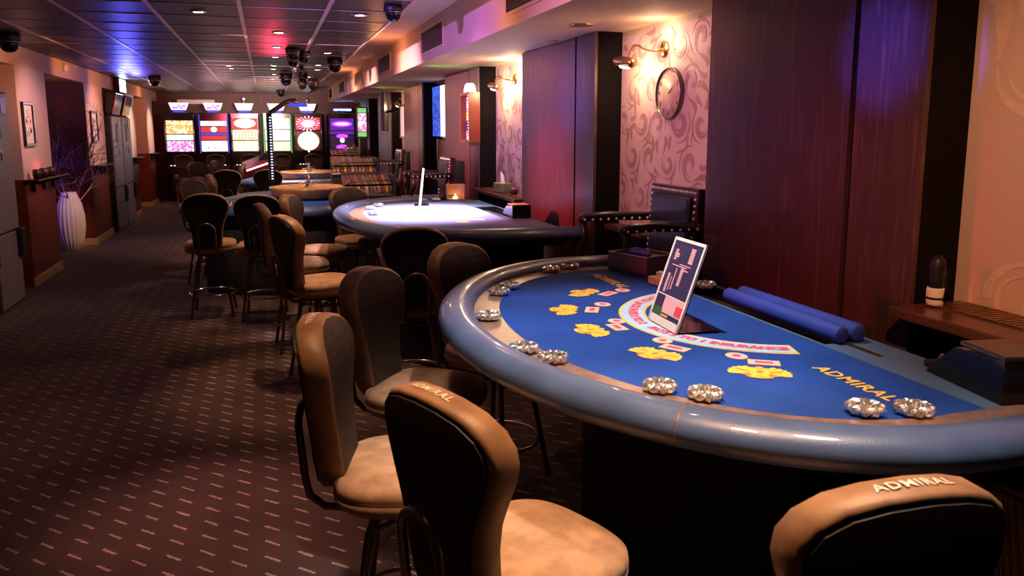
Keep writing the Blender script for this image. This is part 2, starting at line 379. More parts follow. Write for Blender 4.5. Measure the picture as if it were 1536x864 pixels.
# pictures
def picture(y0, y1, z0, z1, lab, c):
    t = thing('framed_picture', lab, 'picture', (XL, (y0 + y1) / 2, z0), 0, 'framed pictures on the left piers')
    h = (y1 - y0) / 2; H = z1 - z0
    MB().box(0, .03, -h, h, 0, .03, .004).box(0, .03, -h, h, H - .03, H, .004).box(0, .03, -h, -h + .03, .03, H - .03).box(0, .03, h - .03, h, .03, H - .03).build('frame', M_blackgloss, t)
    p = MB().box(.001, .012, -h + .03, h - .03, .03, H - .03).build('mount', M_paperw, t)
    mb = MB()
    for k in range(26):
        y = random.uniform(-h * .45, h * .45); z = random.uniform(.1, H - .1); l = random.uniform(.01, .05)
        mb.tube([(.013, y, z), (.013, y + random.uniform(-.03, .03), z + l)], random.uniform(.002, .006), 5)
    mb.build('artwork', c, t)
picture(9.30, 9.68, 1.47, 1.93, 'tall narrow black-framed picture on the nearest left pier', M_twigd)
picture(12.62, 13.05, 1.46, 1.91, 'small black-framed picture on the second left pier beside the cash machines', M_twig)
# ------------------------------------------------------------------ ceiling and soffit fittings
for i, (x, y, lab) in enumerate([(-.43, 6.3, 'ceiling downlight nearest the camera, left of the red-lit ceiling runner'), (.715, 6.12, 'bright ceiling downlight nearest the right-hand ceiling edge'),
        (.151, 7.41, 'ceiling downlight, nearest of the middle row'), (.151, 8.72, 'ceiling downlight, second of the middle row'), (.152, 9.91, 'ceiling downlight, third of the middle row'),
        (.15, 11.25, 'ceiling downlight, fourth of the middle row'), (.147, 11.86, 'ceiling downlight, fifth of the middle row'), (.168, 13.0, 'ceiling downlight, sixth of the middle row'), (.158, 14.2, 'ceiling downlight, last of the middle row'),
        (-.434, 11.43, 'ceiling downlight, nearer of the close pair in the left row'), (-.42, 11.91, 'ceiling downlight, farther of the close pair in the left row'),
        (.705, 9.22, 'ceiling downlight between the camera cluster and the soffit'), (.71, 10.96, 'ceiling downlight, nearer of the pair beyond the dome cameras on the right'), (.753, 11.81, 'ceiling downlight, farther of the pair beyond the dome cameras on the right'), (.718, 13.49, 'ceiling downlight, last of the right row before the end wall')]):
    t = thing('ceiling_downlight', lab, 'downlight', (x, y, ZC), 0, 'downlights in the dark ceiling')
    MB().lathe([(.034, -.004), (.045, -.010), (.060, -.006), (.060, 0)], 24).build('trim_ring', M_chrome, t)
    MB().lathe([(.0, -.007), (.036, -.007), (.036, -.002), (0, -.002)], 20).build('lamp', G_lamp, t)
def domecam(x, y, lab, s=1.0, z=ZC - .006):
    t = thing('ceiling_camera', lab, 'camera', (x, y, ZC), 0, 'black dome cameras on the ceiling')
    MB().lathe([(0, 0), (.062 * s, 0), (.066 * s, -.02 * s), (.066 * s, -.045 * s), (.058 * s, -.05 * s)][::-1] + [], 28).build('housing', M_black, t)
    MB().lathe([(.056 * s, -.045 * s), (.055 * s, -.06 * s), (.048 * s, -.085 * s), (.034 * s, -.102 * s), (.016 * s, -.111 * s), (0, -.113 * s)], 28).build('dome', M_blackgloss, t)
    MB().lathe([(.0575 * s, -.046 * s), (.061 * s, -.049 * s), (.0575 * s, -.054 * s), (.055 * s, -.049 * s), (.0575 * s, -.046 * s)], 28).build('chrome_ring', M_chrome, t)
for x, y, s, lab in [(.885, 5.6, 1.0, 'black dome camera at the ceiling edge nearest the camera'), (.847, 10.0, 1.45, 'black dome camera at the ceiling edge beside the second vent'),
        (.317, 8.85, 1.15, 'black dome camera at the top left of the ceiling cluster'), (.443, 9.15, 1.15, 'black dome camera at the top right of the ceiling cluster'), (.345, 9.75, 1.15, 'black dome camera low in the ceiling cluster, under the first pair'),
        (.469, 11.4, 1.2, 'black dome camera below the cluster, left of the far group'), (.60, 12.9, 1.2, 'black dome camera in the middle of the far group'), (.83, 14.3, 1.6, 'black dome camera hard by the ceiling edge in the far group'),
        (.344, 13.0, 1.6, 'black dome camera on the left of the far group over the ceiling runner'), (.36, 18.2, 1.4, 'black dome camera closest to the slot machine wall'), (.675, 14.9, 1.3, 'black dome camera at the back of the far group'),
        (-2.17, 8.24, 1.5, 'black dome camera at the left edge of the ceiling lit blue'), (-1.675, 14.0, 1.5, 'black dome camera beside the blue light on the left')]:
    domecam(x, y, lab, s)
t = thing('smoke_detector', 'small white detector on the left beam in front of the piers', 'detector', (-2.40, 11.3, 2.42))
MB().lathe([(.05, 0), (.05, .03), (.035, .05), (0, .052)], 20).map(lambda p: (p.z, p.y, p.x)).build('body', M_white, t)
MB().lathe([(.016, .05), (.014, .075), (0, .08)], 12).map(lambda p: (p.z, p.y, p.x)).build('sensor', M_glass, t)
for i, (a, b, lab) in enumerate([(3.9, 4.95, 'dark air vent in the soffit at the top edge of the photo'), (6.86, 7.82, 'large dark air vent in the purple-lit soffit, second from the camera'), (9.9, 10.93, 'air vent in the soffit, third from the camera'), (12.9, 13.92, 'air vent in the soffit, fourth from the camera'), (15.85, 16.95, 'air vent in the soffit, fifth from the camera'), (18.75, 19.75, 'air vent in the soffit nearest the end wall')]):
    t = thing('air_vent', lab, 'vent', (1.52, (a + b) / 2, 2.385), 0, 'air vents along the soffit'); h = (b - a) / 2; H = .195
    MB().box(-.004, 0, -h, h, 0, H).build('backing', M_black, t)
    MB().box(-.014, 0, -h - .02, h + .02, -.02, .0).box(-.014, 0, -h - .02, h + .02, H, H + .02).box(-.014, 0, -h - .02, -h, 0, H).box(-.014, 0, h, h + .02, 0, H).build('frame', M_plaster, t)
    mb = MB(); z = .012
    while z < H - .01: mb.box(-.013, -.003, -h, h, z, z + .008); z += .024
    mb.build('slats', M_backface, t)
for x, y, s, lab in ((1.924, 4.69, .075, 'round recessed spotlight ring in the soffit underside nearest the camera'), (2.06, 5.6, .05, 'small round spotlight ring in the soffit underside near the dark panel')):
    t = thing('soffit_spotlight', lab, 'spotlight', (x, y, ZS), 0)
    MB().lathe([(s * .72, -.003), (s * .85, -.010), (s, -.006), (s, 0)], 28).build('ring', M_brass, t)
    MB().lathe([(0, -.002), (s * .72, -.002), (s * .72, 0), (0, 0)], 24).build('lens', M_plaster, t)
# blue light bar on the left pier
t = thing('blue_light_bar', 'glaring blue-white light bar high on the left pier', 'light', (-2.31, 14.9, 2.235))
MB().box(-.05, .02, -.28, .28, .02, .26, .01).build('housing', M_black, t)
MB().box(.02, .03, -.26, .26, .04, .24, .004).build('light_panel', G_bluew, t)
MB().box(-.09, -.05, -.05, .05, .06, .2, .004).build('bracket', M_black, t)
# air conditioner
t = thing('air_conditioner', 'long white air conditioner high on the end wall above the left slot machines', 'air conditioner', (-1.53, YE, 2.20))
MB().box(-.42, .42, -.22, 0, .0, .14, .03).build('casing', M_white, t)
MB().box(-.38, .38, -.224, -.19, .005, .03).build('outlet', M_black, t)
# ------------------------------------------------------------------ stools
BK = [(0, .62), (.085, .622), (.112, .65), (.118, .70), (.122, .76), (.135, .82), (.158, .875), (.178, .92), (.187, .955), (.184, .99), (.165, 1.022), (.125, 1.05), (.07, 1.066), (0, 1.072)]
BK = [(s_ * 1.03, .62 + (z_ - .62) * 1.084) for s_, z_ in BK]
def back_outline(ins=0.0):
    P = [(s, z) for s, z in BK]; P = P + [(-s, z) for s, z in BK[::-1][1:-1]]
    if ins:
        out = []; n = len(P)
        for i in range(n):
            a, b, c_ = P[i - 1], P[i], P[(i + 1) % n]; dx, dy = c_[0] - a[0], c_[1] - a[1]; l = math.hypot(dx, dy)
            out.append((b[0] - dy / l * ins, b[1] + dx / l * ins))
        return out
    return P
def xback(s, d, z):      # curved back: the pad wraps forward at the sides
    return (-.255 - (z - .62) * .12 + d + 1.0 * s * s, s, z)
def make_stool(label):
    t = thing('bar_stool', label, 'stool', group='padded bar stools around the gaming tables')
    # seat cushion
    def sq(r, n=48, e=3.2):
        o = []
        for k in range(n):
            a = 2 * PI * k / n; c_, s_ = math.cos(a), math.sin(a)
            o.append((r * math.copysign(abs(c_) ** (2 / e), c_), r * math.copysign(abs(s_) ** (2 / e), s_)))
        return o
    vs = []; fs = []; n = 48
    prof = [(.155, .572), (.198, .576), (.213, .595), (.216, .615), (.211, .622), (.216, .630), (.213, .652), (.198, .665), (.155, .673), (.08, .677)]
    for r, z in prof: vs += [(x, y, z) for x, y in sq(r)]
    for i in range(len(prof) - 1):
        for k in range(n): fs.append([i * n + k, i * n + (k + 1) % n, (i + 1) * n + (k + 1) % n, (i + 1) * n + k])
    fs.append(list(range(n))[::-1]); fs.append([(len(prof) - 1) * n + k for k in range(n)])
    MB().add(vs, fs, True).build('seat', M_suede, t)
    # backrest cushion with rounded band
    O = back_outline(); O1 = back_outline(.010); n = len(O)
    lay = [(O1, .0), (O, .010), (O, .068), (O1, .078)]
    vs = []; fs = []; mi = []
    for P, d in lay: vs += [xback(s, d, z) for s, z in P]
    b = MB()
    for i in range(3): b.add([], []) 
    b.v = [tuple(v) for v in vs]
    for i in range(3):
        for k in range(n):
            b.f.append([i * n + k, i * n + (k + 1) % n, (i + 1) * n + (k + 1) % n, (i + 1) * n + k]); b.sm.append(True); b.mi.append(0)
    # faces as strips left to right
    def capf(off, mi_):
        h = n // 2
        for k in range(0, h):
            a, c_ = k, (n - k) % n; a2, c2 = k + 1, n - k - 1
            q = [off + a, off + a2, off + c2, off + c_]
            q = list(dict.fromkeys(q))
            if len(q) >= 3: b.f.append(q); b.sm.append(False); b.mi.append(mi_)
    capf(3 * n, 1); capf(0, 1)
    b.build('backrest', [M_backleather, M_backface], t)
    # rear shell
    O2 = back_outline(.016)
    MBs = MB(); MBs.v = [tuple(xback(s, d, z)) for d in (-.006, .002) for s, z in O2]; 
    for k in range(n): MBs.f.append([k, (k + 1) % n, n + (k + 1) % n, n + k]); MBs.sm.append(False); MBs.mi.append(0)
    h = n // 2
    for k in range(h):
        q = list(dict.fromkeys([k, k + 1, n - k - 1, (n - k) % n]))
        if len(q) >= 3: MBs.f.append(q); MBs.sm.append(False); MBs.mi.append(0)
    MBs.build('back_shell', M_shell, t)
    # bent tube hoop that carries the back
    pts = [(-.02, -.075, .560), (-.17, -.075, .552), (-.24, -.073, .556), (-.285, -.07, .590), (-.296, -.07, .64), (-.308, -.07, .78)]
    for k in range(1, 8): a = PI * k / 8; pts.append((-.311, -.07 * math.cos(a), .78 + .07 * math.sin(a)))
    pts += [(x, -y, z) for x, y, z in pts[:6][::-1]]
    MB().tube(pts, .0115, 12).build('back_hoop', M_steel, t)
    MB().lathe([(0, .545), (.13, .545), (.14, .56), (.14, .573), (0, .573)], 28).build('seat_plate', M_black, t)
    for sx in (-1, 1):
        for sy in (-1, 1):
            MB().tube([(.085 * sx, .085 * sy, .556), (.11 * sx, .11 * sy, .48), (.172 * sx, .172 * sy, .02), (.174 * sx, .174 * sy, .0)], [.013, .0125, .0125, .014], 10).build('leg', M_steel, t)
    MB().tube([(.198 * math.cos(a), .198 * math.sin(a), .20) for a in [2 * PI * k / 36 for k in range(36)]], .009, 8, True).build('footrest_ring', M_chrome, t)
    MB().tube([(.098, .098, .49), (-.098, -.098, .49)], .008, 8).tube([(-.098, .098, .49), (.098, -.098, .49)], .008, 8).build('stretcher', M_steel, t)
    return t
def stool_letter(t):
    def fn(u, v):
        s = -u; zt = 1.11 - 1.40 * s * s - 2.0 * abs(s) ** 3.2
        x, y, z = xback(s, .039 + v, zt); return (x, y, z + .0022)
    vs, fs = text_geo('ADMIRAL', .030, .0004, 1.15)
    MB().add([fn(v.x, v.y) for v in vs], fs).build('lettering', M_letterw, t, fix=False)
STOOLS = [  # x, y, facing degrees, label
    (.555, 1.66, 24, 'tan-topped foreground stool with a black back at the bottom centre of the photo'),
    (.955, 1.17, 85, 'stool cut off at the bottom right below the table edge'),
    (.37, 2.22, -16, 'stool seen edge-on at the left of the foreground stool, round suede seat behind it'),
    (.56, 2.90, -38, 'stool with a tall dark rounded back left of the blackjack table, third from the front'),
    (.99, 3.40, -55, 'stool pushed in at the far curve of the nearest blackjack table'),
    (.80, 4.55, 84, 'stool facing away at the near edge of the second table, black back and hoop'),
    (.32, 5.25, 22, 'stool with lit bent metal hoop and bright suede seat, left of the second table'),
    (.20, 6.05, 5, 'stool seen edge-on just behind the one with the lit hoop'),
    (.40, 6.68, -20, 'stool with tan rounded back turned to the camera, between second and roulette tables'),
    (.80, 7.25, -70, 'stool at the far left curve of the second table, only its top and seat showing'),
    (-.51, 7.38, 88, 'leftmost black-backed stool in front of the roulette table'),
    (-.07, 7.12, 84, 'second black-backed stool from the left in front of the roulette table'),
    (-.62, 9.0, -40, 'olive-topped stool left of the roulette table, first in its row'),
    (-.52, 9.55, -15, 'olive-topped stool left of the roulette table, second in the row'),
    (-.40, 10.0, 0, 'olive-topped stool seen edge-on, third in the row left of the roulette table'),
    (-.52, 11.45, 88, 'black-backed stool at the near side of the farther roulette table, left one'),
    (.03, 11.4, 84, 'black-backed stool at the near side of the farther roulette table, right one'),
    (-.95, 13.75, -50, 'small distant stool left of the red slanted terminal, with a brown top'),
    (-.62, 14.5, -10, 'small distant stool standing highest in the group left of the red terminal'),
    (-.62, 13.0, 180, 'tan edge-on stool directly beside the red slanted terminal'),
    (-1.72, 18.3, 95, 'dark stool in front of the leftmost slot machine'),
    (-1.05, 18.35, 90, 'dark stool in front of the second slot machine from the left'),
    (-.33, 18.2, 86, 'dark stool in front of the third slot machine from the left'),
    (.33, 18.3, 90, 'dark stool in front of the fourth slot machine behind the dotted light post'),
    (1.0, 18.2, 90, 'dark stool in front of the slot machine with the bright disc')]
proto = None
for i, (x, y, a, lab) in enumerate(STOOLS):
    o = make_stool(lab) if proto is None else copy_tree(proto)
    if proto is None: proto = o; stool_letter(o)
    o.location = (x, y, 0); o.rotation_euler = (0, 0, R(a)); o['label'] = lab
# ------------------------------------------------------------------ card tables
def dpath(a, b, xs, x1f, x1n, n=56, e=2.0):
    """plan curve of a D table: far arm, curve, near arm (local, centre of straight edge at origin-ish)"""
    P = [(x1f, b)]
    for k in range(n + 1):
        th = PI / 2 + PI * k / n; c_, s_ = math.cos(th), math.sin(th)
        P.append((xs + a * math.copysign(abs(c_) ** (2 / e), c_), b * math.copysign(abs(s_) ** (2 / e), s_)))
    P.append((x1n, -b)); return P
def card_table(label, loc, sx, sy, e=2.0, detail=True, cloth=None):
    t = thing('card_table', label, 'table', loc, 0); z = .965
    g = lambda P: [(x * sx, y * sy) for x, y in P]
    # local frame: x = 0 at the dealer's straight edge (world 1.87), y = 0 in the middle
    out = g(dpath(.95 - .065, 1.245 - .055, -.37, -.17, .02, e=e)); rin = g(dpath(.825, 1.13, -.37, -.12, .0, e=e)); felt = g(dpath(.72, 1.03, -.37, -.02, .0, e=e))
    rail = [(x, y, z - .005) for x, y in out]
    MB().tube(rail, .068, 20, ry=.050, up=(0, 0, 1)).build('armrest_rail', M_rail, t)
    # two seams across the rail
    for k in (len(rail) * 2 // 5, len(rail) * 3 // 4):
        p, q = Vector(rail[k]), Vector(rail[k + 1]); d = (q - p).normalized() * .002
        MB().tube([p - d, p + d], .0692, 20, ry=.0512, up=(0, 0, 1)).build('rail_seam', M_ring, t)
    MB().strip(rin, felt, z - .03, z + .002).build('racetrack', M_ring, t)
    X0 = -.20 * sx
    lo = [(min(x, X0), y) for x, y in felt]
    MB().prism(lo, z - .03, z).build('playing_felt', cloth or M_felt, t)
    yt = 1.03 * sy
    # dealer strip with the chip tray cut out
    ty0, ty1 = (-.42, .52) if detail else (-.30, .52)
    MB().box(X0, 0, -yt, ty0, z - .03, z + .001).box(X0, 0, ty1, yt, z - .03, z + .001).box(X0, X0 + .015, ty0, ty1, z - .03, z + .001).box(-.015, 0, ty0, ty1, z - .03, z + .001).build('dealer_strip', M_feltpale, t)
    tr = MB().box(X0 + .014, -.014, ty0, ty1, z - .09, z - .07).box(X0 + .010, X0 + .016, ty0, ty1, z - .09, z - .001).box(-.016, -.010, ty0, ty1, z - .09, z - .001).box(X0 + .014, -.014, ty0 - .003, ty0 + .003, z - .09, z - .001).box(X0 + .014, -.014, ty1 - .003, ty1 + .003, z - .09, z - .001).build('chip_tray', M_black, t)
    # apron and pedestals
    inn = g(dpath(.80, 1.08, -.37, -.1, -.02, e=e)); inn2 = g(dpath(.70, .98, -.37, -.1, -.02, e=e)); 
    MB().prism(inn, z - .10, z - .031).build('apron', M_apron, t)
    if True:
        low = g(dpath(.40, .62, -.37, -.1, -.08, e=e)); MB().prism(low, .0, z - .10).build('pedestal', M_apron, t)
    MB().box(-.16 * sx, -.03, -.72 * sy, .72 * sy, .02, z - .1, .006).build('cabinet_front', M_apron, t)
    return t
T1 = (1.87, 2.44, 0)
tb = card_table('nearest blackjack table with blue felt, blue-grey padded rail and yellow emblems', T1, 1, 1)
ZF = .9658
def w(x, y, z=ZF): return (x - T1[0], y - T1[1], z)
# felt print
CX, CY = 1.69, 2.42
def arcband(r0, r1, a0, a1, z, n=48):
    A = [(CX + r0 * math.cos(a) - T1[0], CY + r0 * math.sin(a) - T1[1]) for a in [a0 + (a1 - a0) * k / n for k in range(n + 1)]]
    B = [(CX + r1 * math.cos(a) - T1[0], CY + r1 * math.sin(a) - T1[1]) for a in [a0 + (a1 - a0) * k / n for k in range(n + 1)]]
    return MB().strip(A, B, z - .0006, z)
A0, A1 = R(109), R(251)
arcband(.392, .492, A0 - .02, A1 + .02, ZF).build('payout_band_edge', M_yellow, tb)
arcband(.401, .483, A0, A1, ZF + .0008).build('payout_band', M_lightblue, tb)
def arctext(body, size, r, m, name, shift=0.0, bold=.0012, sp=1.0):
    def fn(u, v):
        a = PI + (u + shift) / r; rr = r - v
        return (CX + rr * math.cos(a) - T1[0], CY + rr * math.sin(a) - T1[1], ZF + .0016)
    # reading from far (high y) to near (low y), letter tops toward the dealer
    return text_part(name, body, size, fn, m, tb, bold, sp)
arctext('BLACK JACK PAYS 3 TO 2', .0445, .440, M_redprint, 'payout_lettering', -.265, .0034, 1.0)
arctext('PAYS 2 TO 1 INSURANCE', .0445, .440, M_redprint, 'insurance_lettering', .285, .0034, 1.0)
for (x, y0, y1) in ((1.465, 3.37, 3.03), (1.50, 1.825, 1.53)):
    vs, fs = text_geo('ADMIRAL', .068, .0016, 1.12)
    wd = max(v.x for v in vs) - min(v.x for v in vs); sc = (y0 - y1) / wd
    MB().add([w(x + v.y * sc, (y0 + y1) / 2 - v.x * sc, ZF + .0008) for v in vs], fs).build('felt_lettering', M_yellow, tb, fix=False)
def emblem(cx, cy):
    a = math.atan2(cy - CY, cx - CX); ur = Vector((-math.cos(a), -math.sin(a))); ut = Vector((-math.sin(a), math.cos(a)))
    def P(u, v, z): q = Vector((cx, cy)) + ut * u + ur * v; return w(q.x, q.y, z)
    def blob(mb, pts, z): mb.add([P(u, v, z) for u, v in pts], [list(range(len(pts)))])
    def ell(u, v, a_, b_, rot=0, n=18): return [(u + a_ * math.cos(q) * math.cos(rot) - b_ * math.sin(q) * math.sin(rot), v + a_ * math.cos(q) * math.sin(rot) + b_ * math.sin(q) * math.cos(rot)) for q in [2 * PI * k / n for k in range(n)]]
    y_ = MB(); o_ = MB(); base = MB(); blob(base, ell(0, .004, .066, .034, 0, 28), ZF + .0004); blob(base, ell(0, -.03, .038, .018), ZF + .00042)
    for s in (-1, 1):
        for k in range(6):
            r = .35 + k * .33; blob(y_, ell(s * (.030 + .030 * math.cos(r - .6)), .006 + .028 * math.sin(r - .6), .030, .0125, s * (r - .6) if s > 0 else PI - (r - .6)), ZF + .0006 + k * .00012)
        blob(y_, ell(s * .017, .040, .010, .012), ZF + .0014)
        blob(y_, ell(s * .028, .045, .008, .004, s * -.5), ZF + .00145)
        for k in range(3): blob(o_, ell(s * (.035 + .012 * k), .014 + .006 * k, .010, .0022, s * (.6)), ZF + .0021)
    blob(y_, ell(0, .005, .030, .036), ZF + .0016); blob(y_, ell(0, -.034, .024, .014), ZF + .00165); blob(y_, ell(-.018, -.030, .012, .007, .8), ZF + .0017); blob(y_, ell(.018, -.030, .012, .007, -.8), ZF + .0017)
    blob(y_, ell(0, .052, .012, .009), ZF + .0018)
    blob(o_, ell(0, .010, .010, .014), ZF + .0022); blob(o_, ell(0, -.030, .012, .004), ZF + .0022)
    blob(o_, ell(-.012, .045, .003, .003), ZF + .0023); blob(o_, ell(.012, .045, .003, .003), ZF + .0023)
    e = y_.build('crest_emblem', M_yellow, tb, fix=False); o_.build('crest_detail', M_orange, e, fix=False); base.build('crest_ground', M_orange, e, fix=False)
for p in ((1.247, 3.004), (1.053, 2.727), (1.027, 2.409), (1.105, 2.081), (1.305, 1.823)): emblem(*p)
for (x, y) in ((1.344, 2.945), (1.163, 2.692), (1.142, 2.421), (1.204, 2.127), (1.378, 1.908)):
    a = math.atan2(y - CY, x - CX); ur = Vector((-math.cos(a), -math.sin(a))); ut = Vector((-math.sin(a), math.cos(a)))
    def quad(hu, hv, z): return [w(x + ut.x * u + ur.x * v, y + ut.y * u + ur.y * v, z) for u, v in ((-hu, -hv), (hu, -hv), (hu, hv), (-hu, hv))]
    o = MB().add(quad(.046, .026, ZF + .0006), [[0, 1, 2, 3]]).build('card_box', M_yellow, tb, fix=False)
    MB().add(quad(.041, .021, ZF + .0012), [[0, 1, 2, 3]]).build('box_field', M_pinkprint, o, fix=False)
    MB().add(quad(.026, .010, ZF + .0018), [[0, 1, 2, 3]]).build('box_lettering', M_redprint, o, fix=False)
for (x, y) in ((1.432, 2.99), (1.239, 2.765), (1.177, 2.5), (1.209, 2.217), (1.34, 1.992)):
    def disc(r, z): return MB().add([w(x + r * math.cos(2 * PI * k / 28), y + r * 1.15 * math.sin(2 * PI * k / 28), z) for k in range(28)], [list(range(28))])
    o = disc(.032, ZF + .0007).build('bet_circle', M_yellow, tb, fix=False); disc(.0275, ZF + .0013).build('circle_field', M_pinkprint, o, fix=False); disc(.013, ZF + .0019).build('circle_mark', M_redprint, o, fix=False)
# drop slot in the dealer strip
MB().box(*[v - T1[0] for v in (1.742, 1.764)], 1.85 - T1[1], 2.0 - T1[1], ZF, ZF + .003, .001).build('drop_slot_frame', M_brass, tb)
MB().box(*[v - T1[0] for v in (1.748, 1.758)], 1.86 - T1[1], 1.99 - T1[1], ZF + .001, ZF + .0035).build('drop_slot', M_black, tb)
# padded rolls covering the chip tray
for x, r, lab in ((1.735, .028, 'padded royal blue roll over the chip tray, the one nearer the players'), (1.80, .030, 'padded royal blue roll over the chip tray, the one nearer the wall')):
    t = thing('tray_roll', lab, 'tray cover', (x, 2.33, .969), 0, 'padded blue rolls over the chip tray')
    MB().tube([(0, -.33, r), (0, -.325, r)] + [(0, -.32 + .64 * k / 12, r) for k in range(13)] + [(0, .328, r)], [r * .8, r * .97] + [r] * 13 + [r * .8], 18).build('padding', M_bolster, t)
    MB().lathe([(0, 0), (.012, 0), (.012, .006), (0, .006)], 12).map(lambda p: (p.x, .327 + p.z, r + p.y)).build('end_button', M_brass, t)
# woven bronze panel on the pedestal, lower right
m, nt, b = _nt('woven_bronze'); M_weave = m
N_ = nt.nodes; tc = N_.new('ShaderNodeTexCoord'); ck = N_.new('ShaderNodeTexChecker'); ck.inputs['Scale'].default_value = 170
mp = N_.new('ShaderNodeMapping'); mp.inputs['Rotation'].default_value = (0, .785, 0); nt.links.new(tc.outputs['Object'], mp.inputs[0]); nt.links.new(mp.outputs[0], ck.inputs['Vector'])
ck.inputs['Color1'].default_value = (.72, .42, .12, 1); ck.inputs['Color2'].default_value = (.10, .05, .02, 1)
nt.links.new(ck.outputs['Color'], b.inputs['Base Color']); b.inputs['Roughness'].default_value = .4; b.inputs['Metallic'].default_value = .4
t = thing('woven_basket', 'woven bronze waste basket under the right end of the nearest table', 'basket', (1.86, 1.36, 0))
def bsk(a, z): return 1.0
MB().lathe([(.0, 0), (.15, 0), (.155, .02), (.19, .78), (.18, .78), (.145, .03), (0, .03)], 40).build('woven_body', M_weave, t)
MB().lathe([(.18, .775), (.195, .775), (.198, .79), (.195, .805), (.18, .805), (.178, .79), (.18, .775)], 40).build('rim', M_wooddark, t)
# ashtrays on both tables
def ashtray(x, y, lab, z=.9675):
    t = thing('glass_ashtray', lab, 'ashtray', (x, y, z), random.uniform(0, 1), 'cut glass ashtrays on the wooden ring')
    prof = [(.022, 0), (.036, 0), (.044, .006), (.048, .014), (.045, .022), (.038, .026), (.031, .021), (.025, .012), (.014, .008), (0, .008)]
    def rad(a, zz): return 1 + .13 * math.cos(9 * a + zz * 60) * (1 if zz > .003 else .2)
    MB().lathe([(r * .92, zz) for r, zz in prof], 36, rad=rad, smooth=False).build('bowl', M_cryst, t)
    mb = MB()
    for k in range(9):
        a = 2 * PI * (k + .5) / 9
        b = bmesh.new(); bmesh.ops.create_icosphere(b, subdivisions=1, radius=.007); b.verts.index_update()
        mb.bm(b, False, 0, Matrix.Translation((.038 * math.cos(a), .038 * math.sin(a), .019)))
    mb.build('facets', M_glass, t)
    return t
for x, y, lab in [(.742, 2.657, 'cut glass ashtray alone at the left end of the ring on the nearest table'), (.735, 2.225, 'cut glass ashtray, left one of the touching pair at the left of the nearest table'), (.785, 2.10, 'cut glass ashtray, right one of the touching pair at the left of the nearest table'),
        (.962, 1.772, 'cut glass ashtray at the front of the ring, left one of the middle pair'), (1.045, 1.683, 'cut glass ashtray at the front of the ring, right one of the middle pair'), (1.359, 1.475, 'cut glass ashtray, left one of the pair below the near yellow lettering'), (1.47, 1.437, 'cut glass ashtray, right one of the pair below the near yellow lettering'),
        (.90, 3.06, 'cut glass ashtray at the far left of the ring, nearer of the pair'), (.98, 3.17, 'cut glass ashtray at the far left of the ring, farther of the pair'), (1.29, 3.49, 'cut glass ashtray at the far end of the ring, left one'), (1.41, 3.545, 'cut glass ashtray at the far end of the ring, right one nearest the far lettering')]: ashtray(x, y, lab)
# sign holder
t = thing('sign_holder', 'tilted acrylic sign holder with a navy leaflet standing on the nearest table', 'sign', (1.29, 2.375, .968), R(-3))
hw, Hh, lean = .115, .315, R(19)
def sg(u, v, d): return (d * math.cos(lean) + v * math.sin(lean), -u, v * math.cos(lean) - d * math.sin(lean) + .002)
def sbox(mb, u0, u1, v0, v1, d0, d1):
    mb.add([sg(u, v, d) for d in (d0, d1) for u, v in ((u0, v0), (u1, v0), (u1, v1), (u0, v1))], [[0, 3, 2, 1], [4, 5, 6, 7], [0, 1, 5, 4], [1, 2, 6, 5], [2, 3, 7, 6], [3, 0, 4, 7]]); return mb
mb = MB(); bw = .011
sbox(mb, -hw, -hw + bw, 0, Hh, -.002, .005); sbox(mb, hw - bw, hw, 0, Hh, -.002, .005); sbox(mb, -hw, hw, Hh - bw, Hh, -.002, .005); sbox(mb, -hw, hw, 0, .028, -.002, .005)
mb.build('acrylic_frame', M_acrylic_edge, t)
lf = sbox(MB(), -hw + bw, hw - bw, .028, Hh - bw, .000, .003).build('leaflet', M_leaflet, t)
mb = MB()
def word(u, v0, v1, wd):      # a printed word running up the leaflet, as short bars
    v = v0
    while v < v1: l = min(.008, v1 - v); sbox(mb, u - wd / 2, u + wd / 2, v, v + l * .78, -.0008, .0); v += l
word(-.070, .115, .185, .016); word(-.048, .125, .175, .006); word(-.030, .13, .21, .007); word(.010, .15, .215, .020); word(-.068, .235, .275, .018); word(-.06, .245, .262, .03)
word(.045, .235, .29, .030); word(-.02, .215, .219, .11); word(.02, .222, .226, .08); word(.03, .205, .21, .04)
mb.build('leaflet_print', M_pinkprint, lf)
mb = MB(); sbox(mb, -hw + bw, hw - bw, .104, .108, -.0012, .0); mb.build('leaflet_rule', M_paperw, lf)
mb = MB(); sbox(mb, -.04, hw - bw, .045, .103, -.0010, .0); mb.build('leaflet_photo', M_pinkprint, lf)
mb = MB(); sbox(mb, -hw + bw, -.035, .030, .058, -.0011, .0); mb.build('leaflet_photo_green', mat('green_print', (.03, .12, .03), .6), lf)
mb = MB(); sbox(mb, .055, hw - bw, .05, .085, -.0013, .0); mb.build('leaflet_photo_red', M_redprint, lf)
mb = MB(); sbox(mb, -.03, .02, .033, .040, -.003, -.002); mb.build('sticker', M_yellow, t)
MB().box(.0, .16, -hw, hw, .0, .004, .001).build('acrylic_foot', M_acryl, t)
sbox(MB(), -hw, hw, 0, Hh, .006, .009).build('acrylic_back', M_acryl, t)
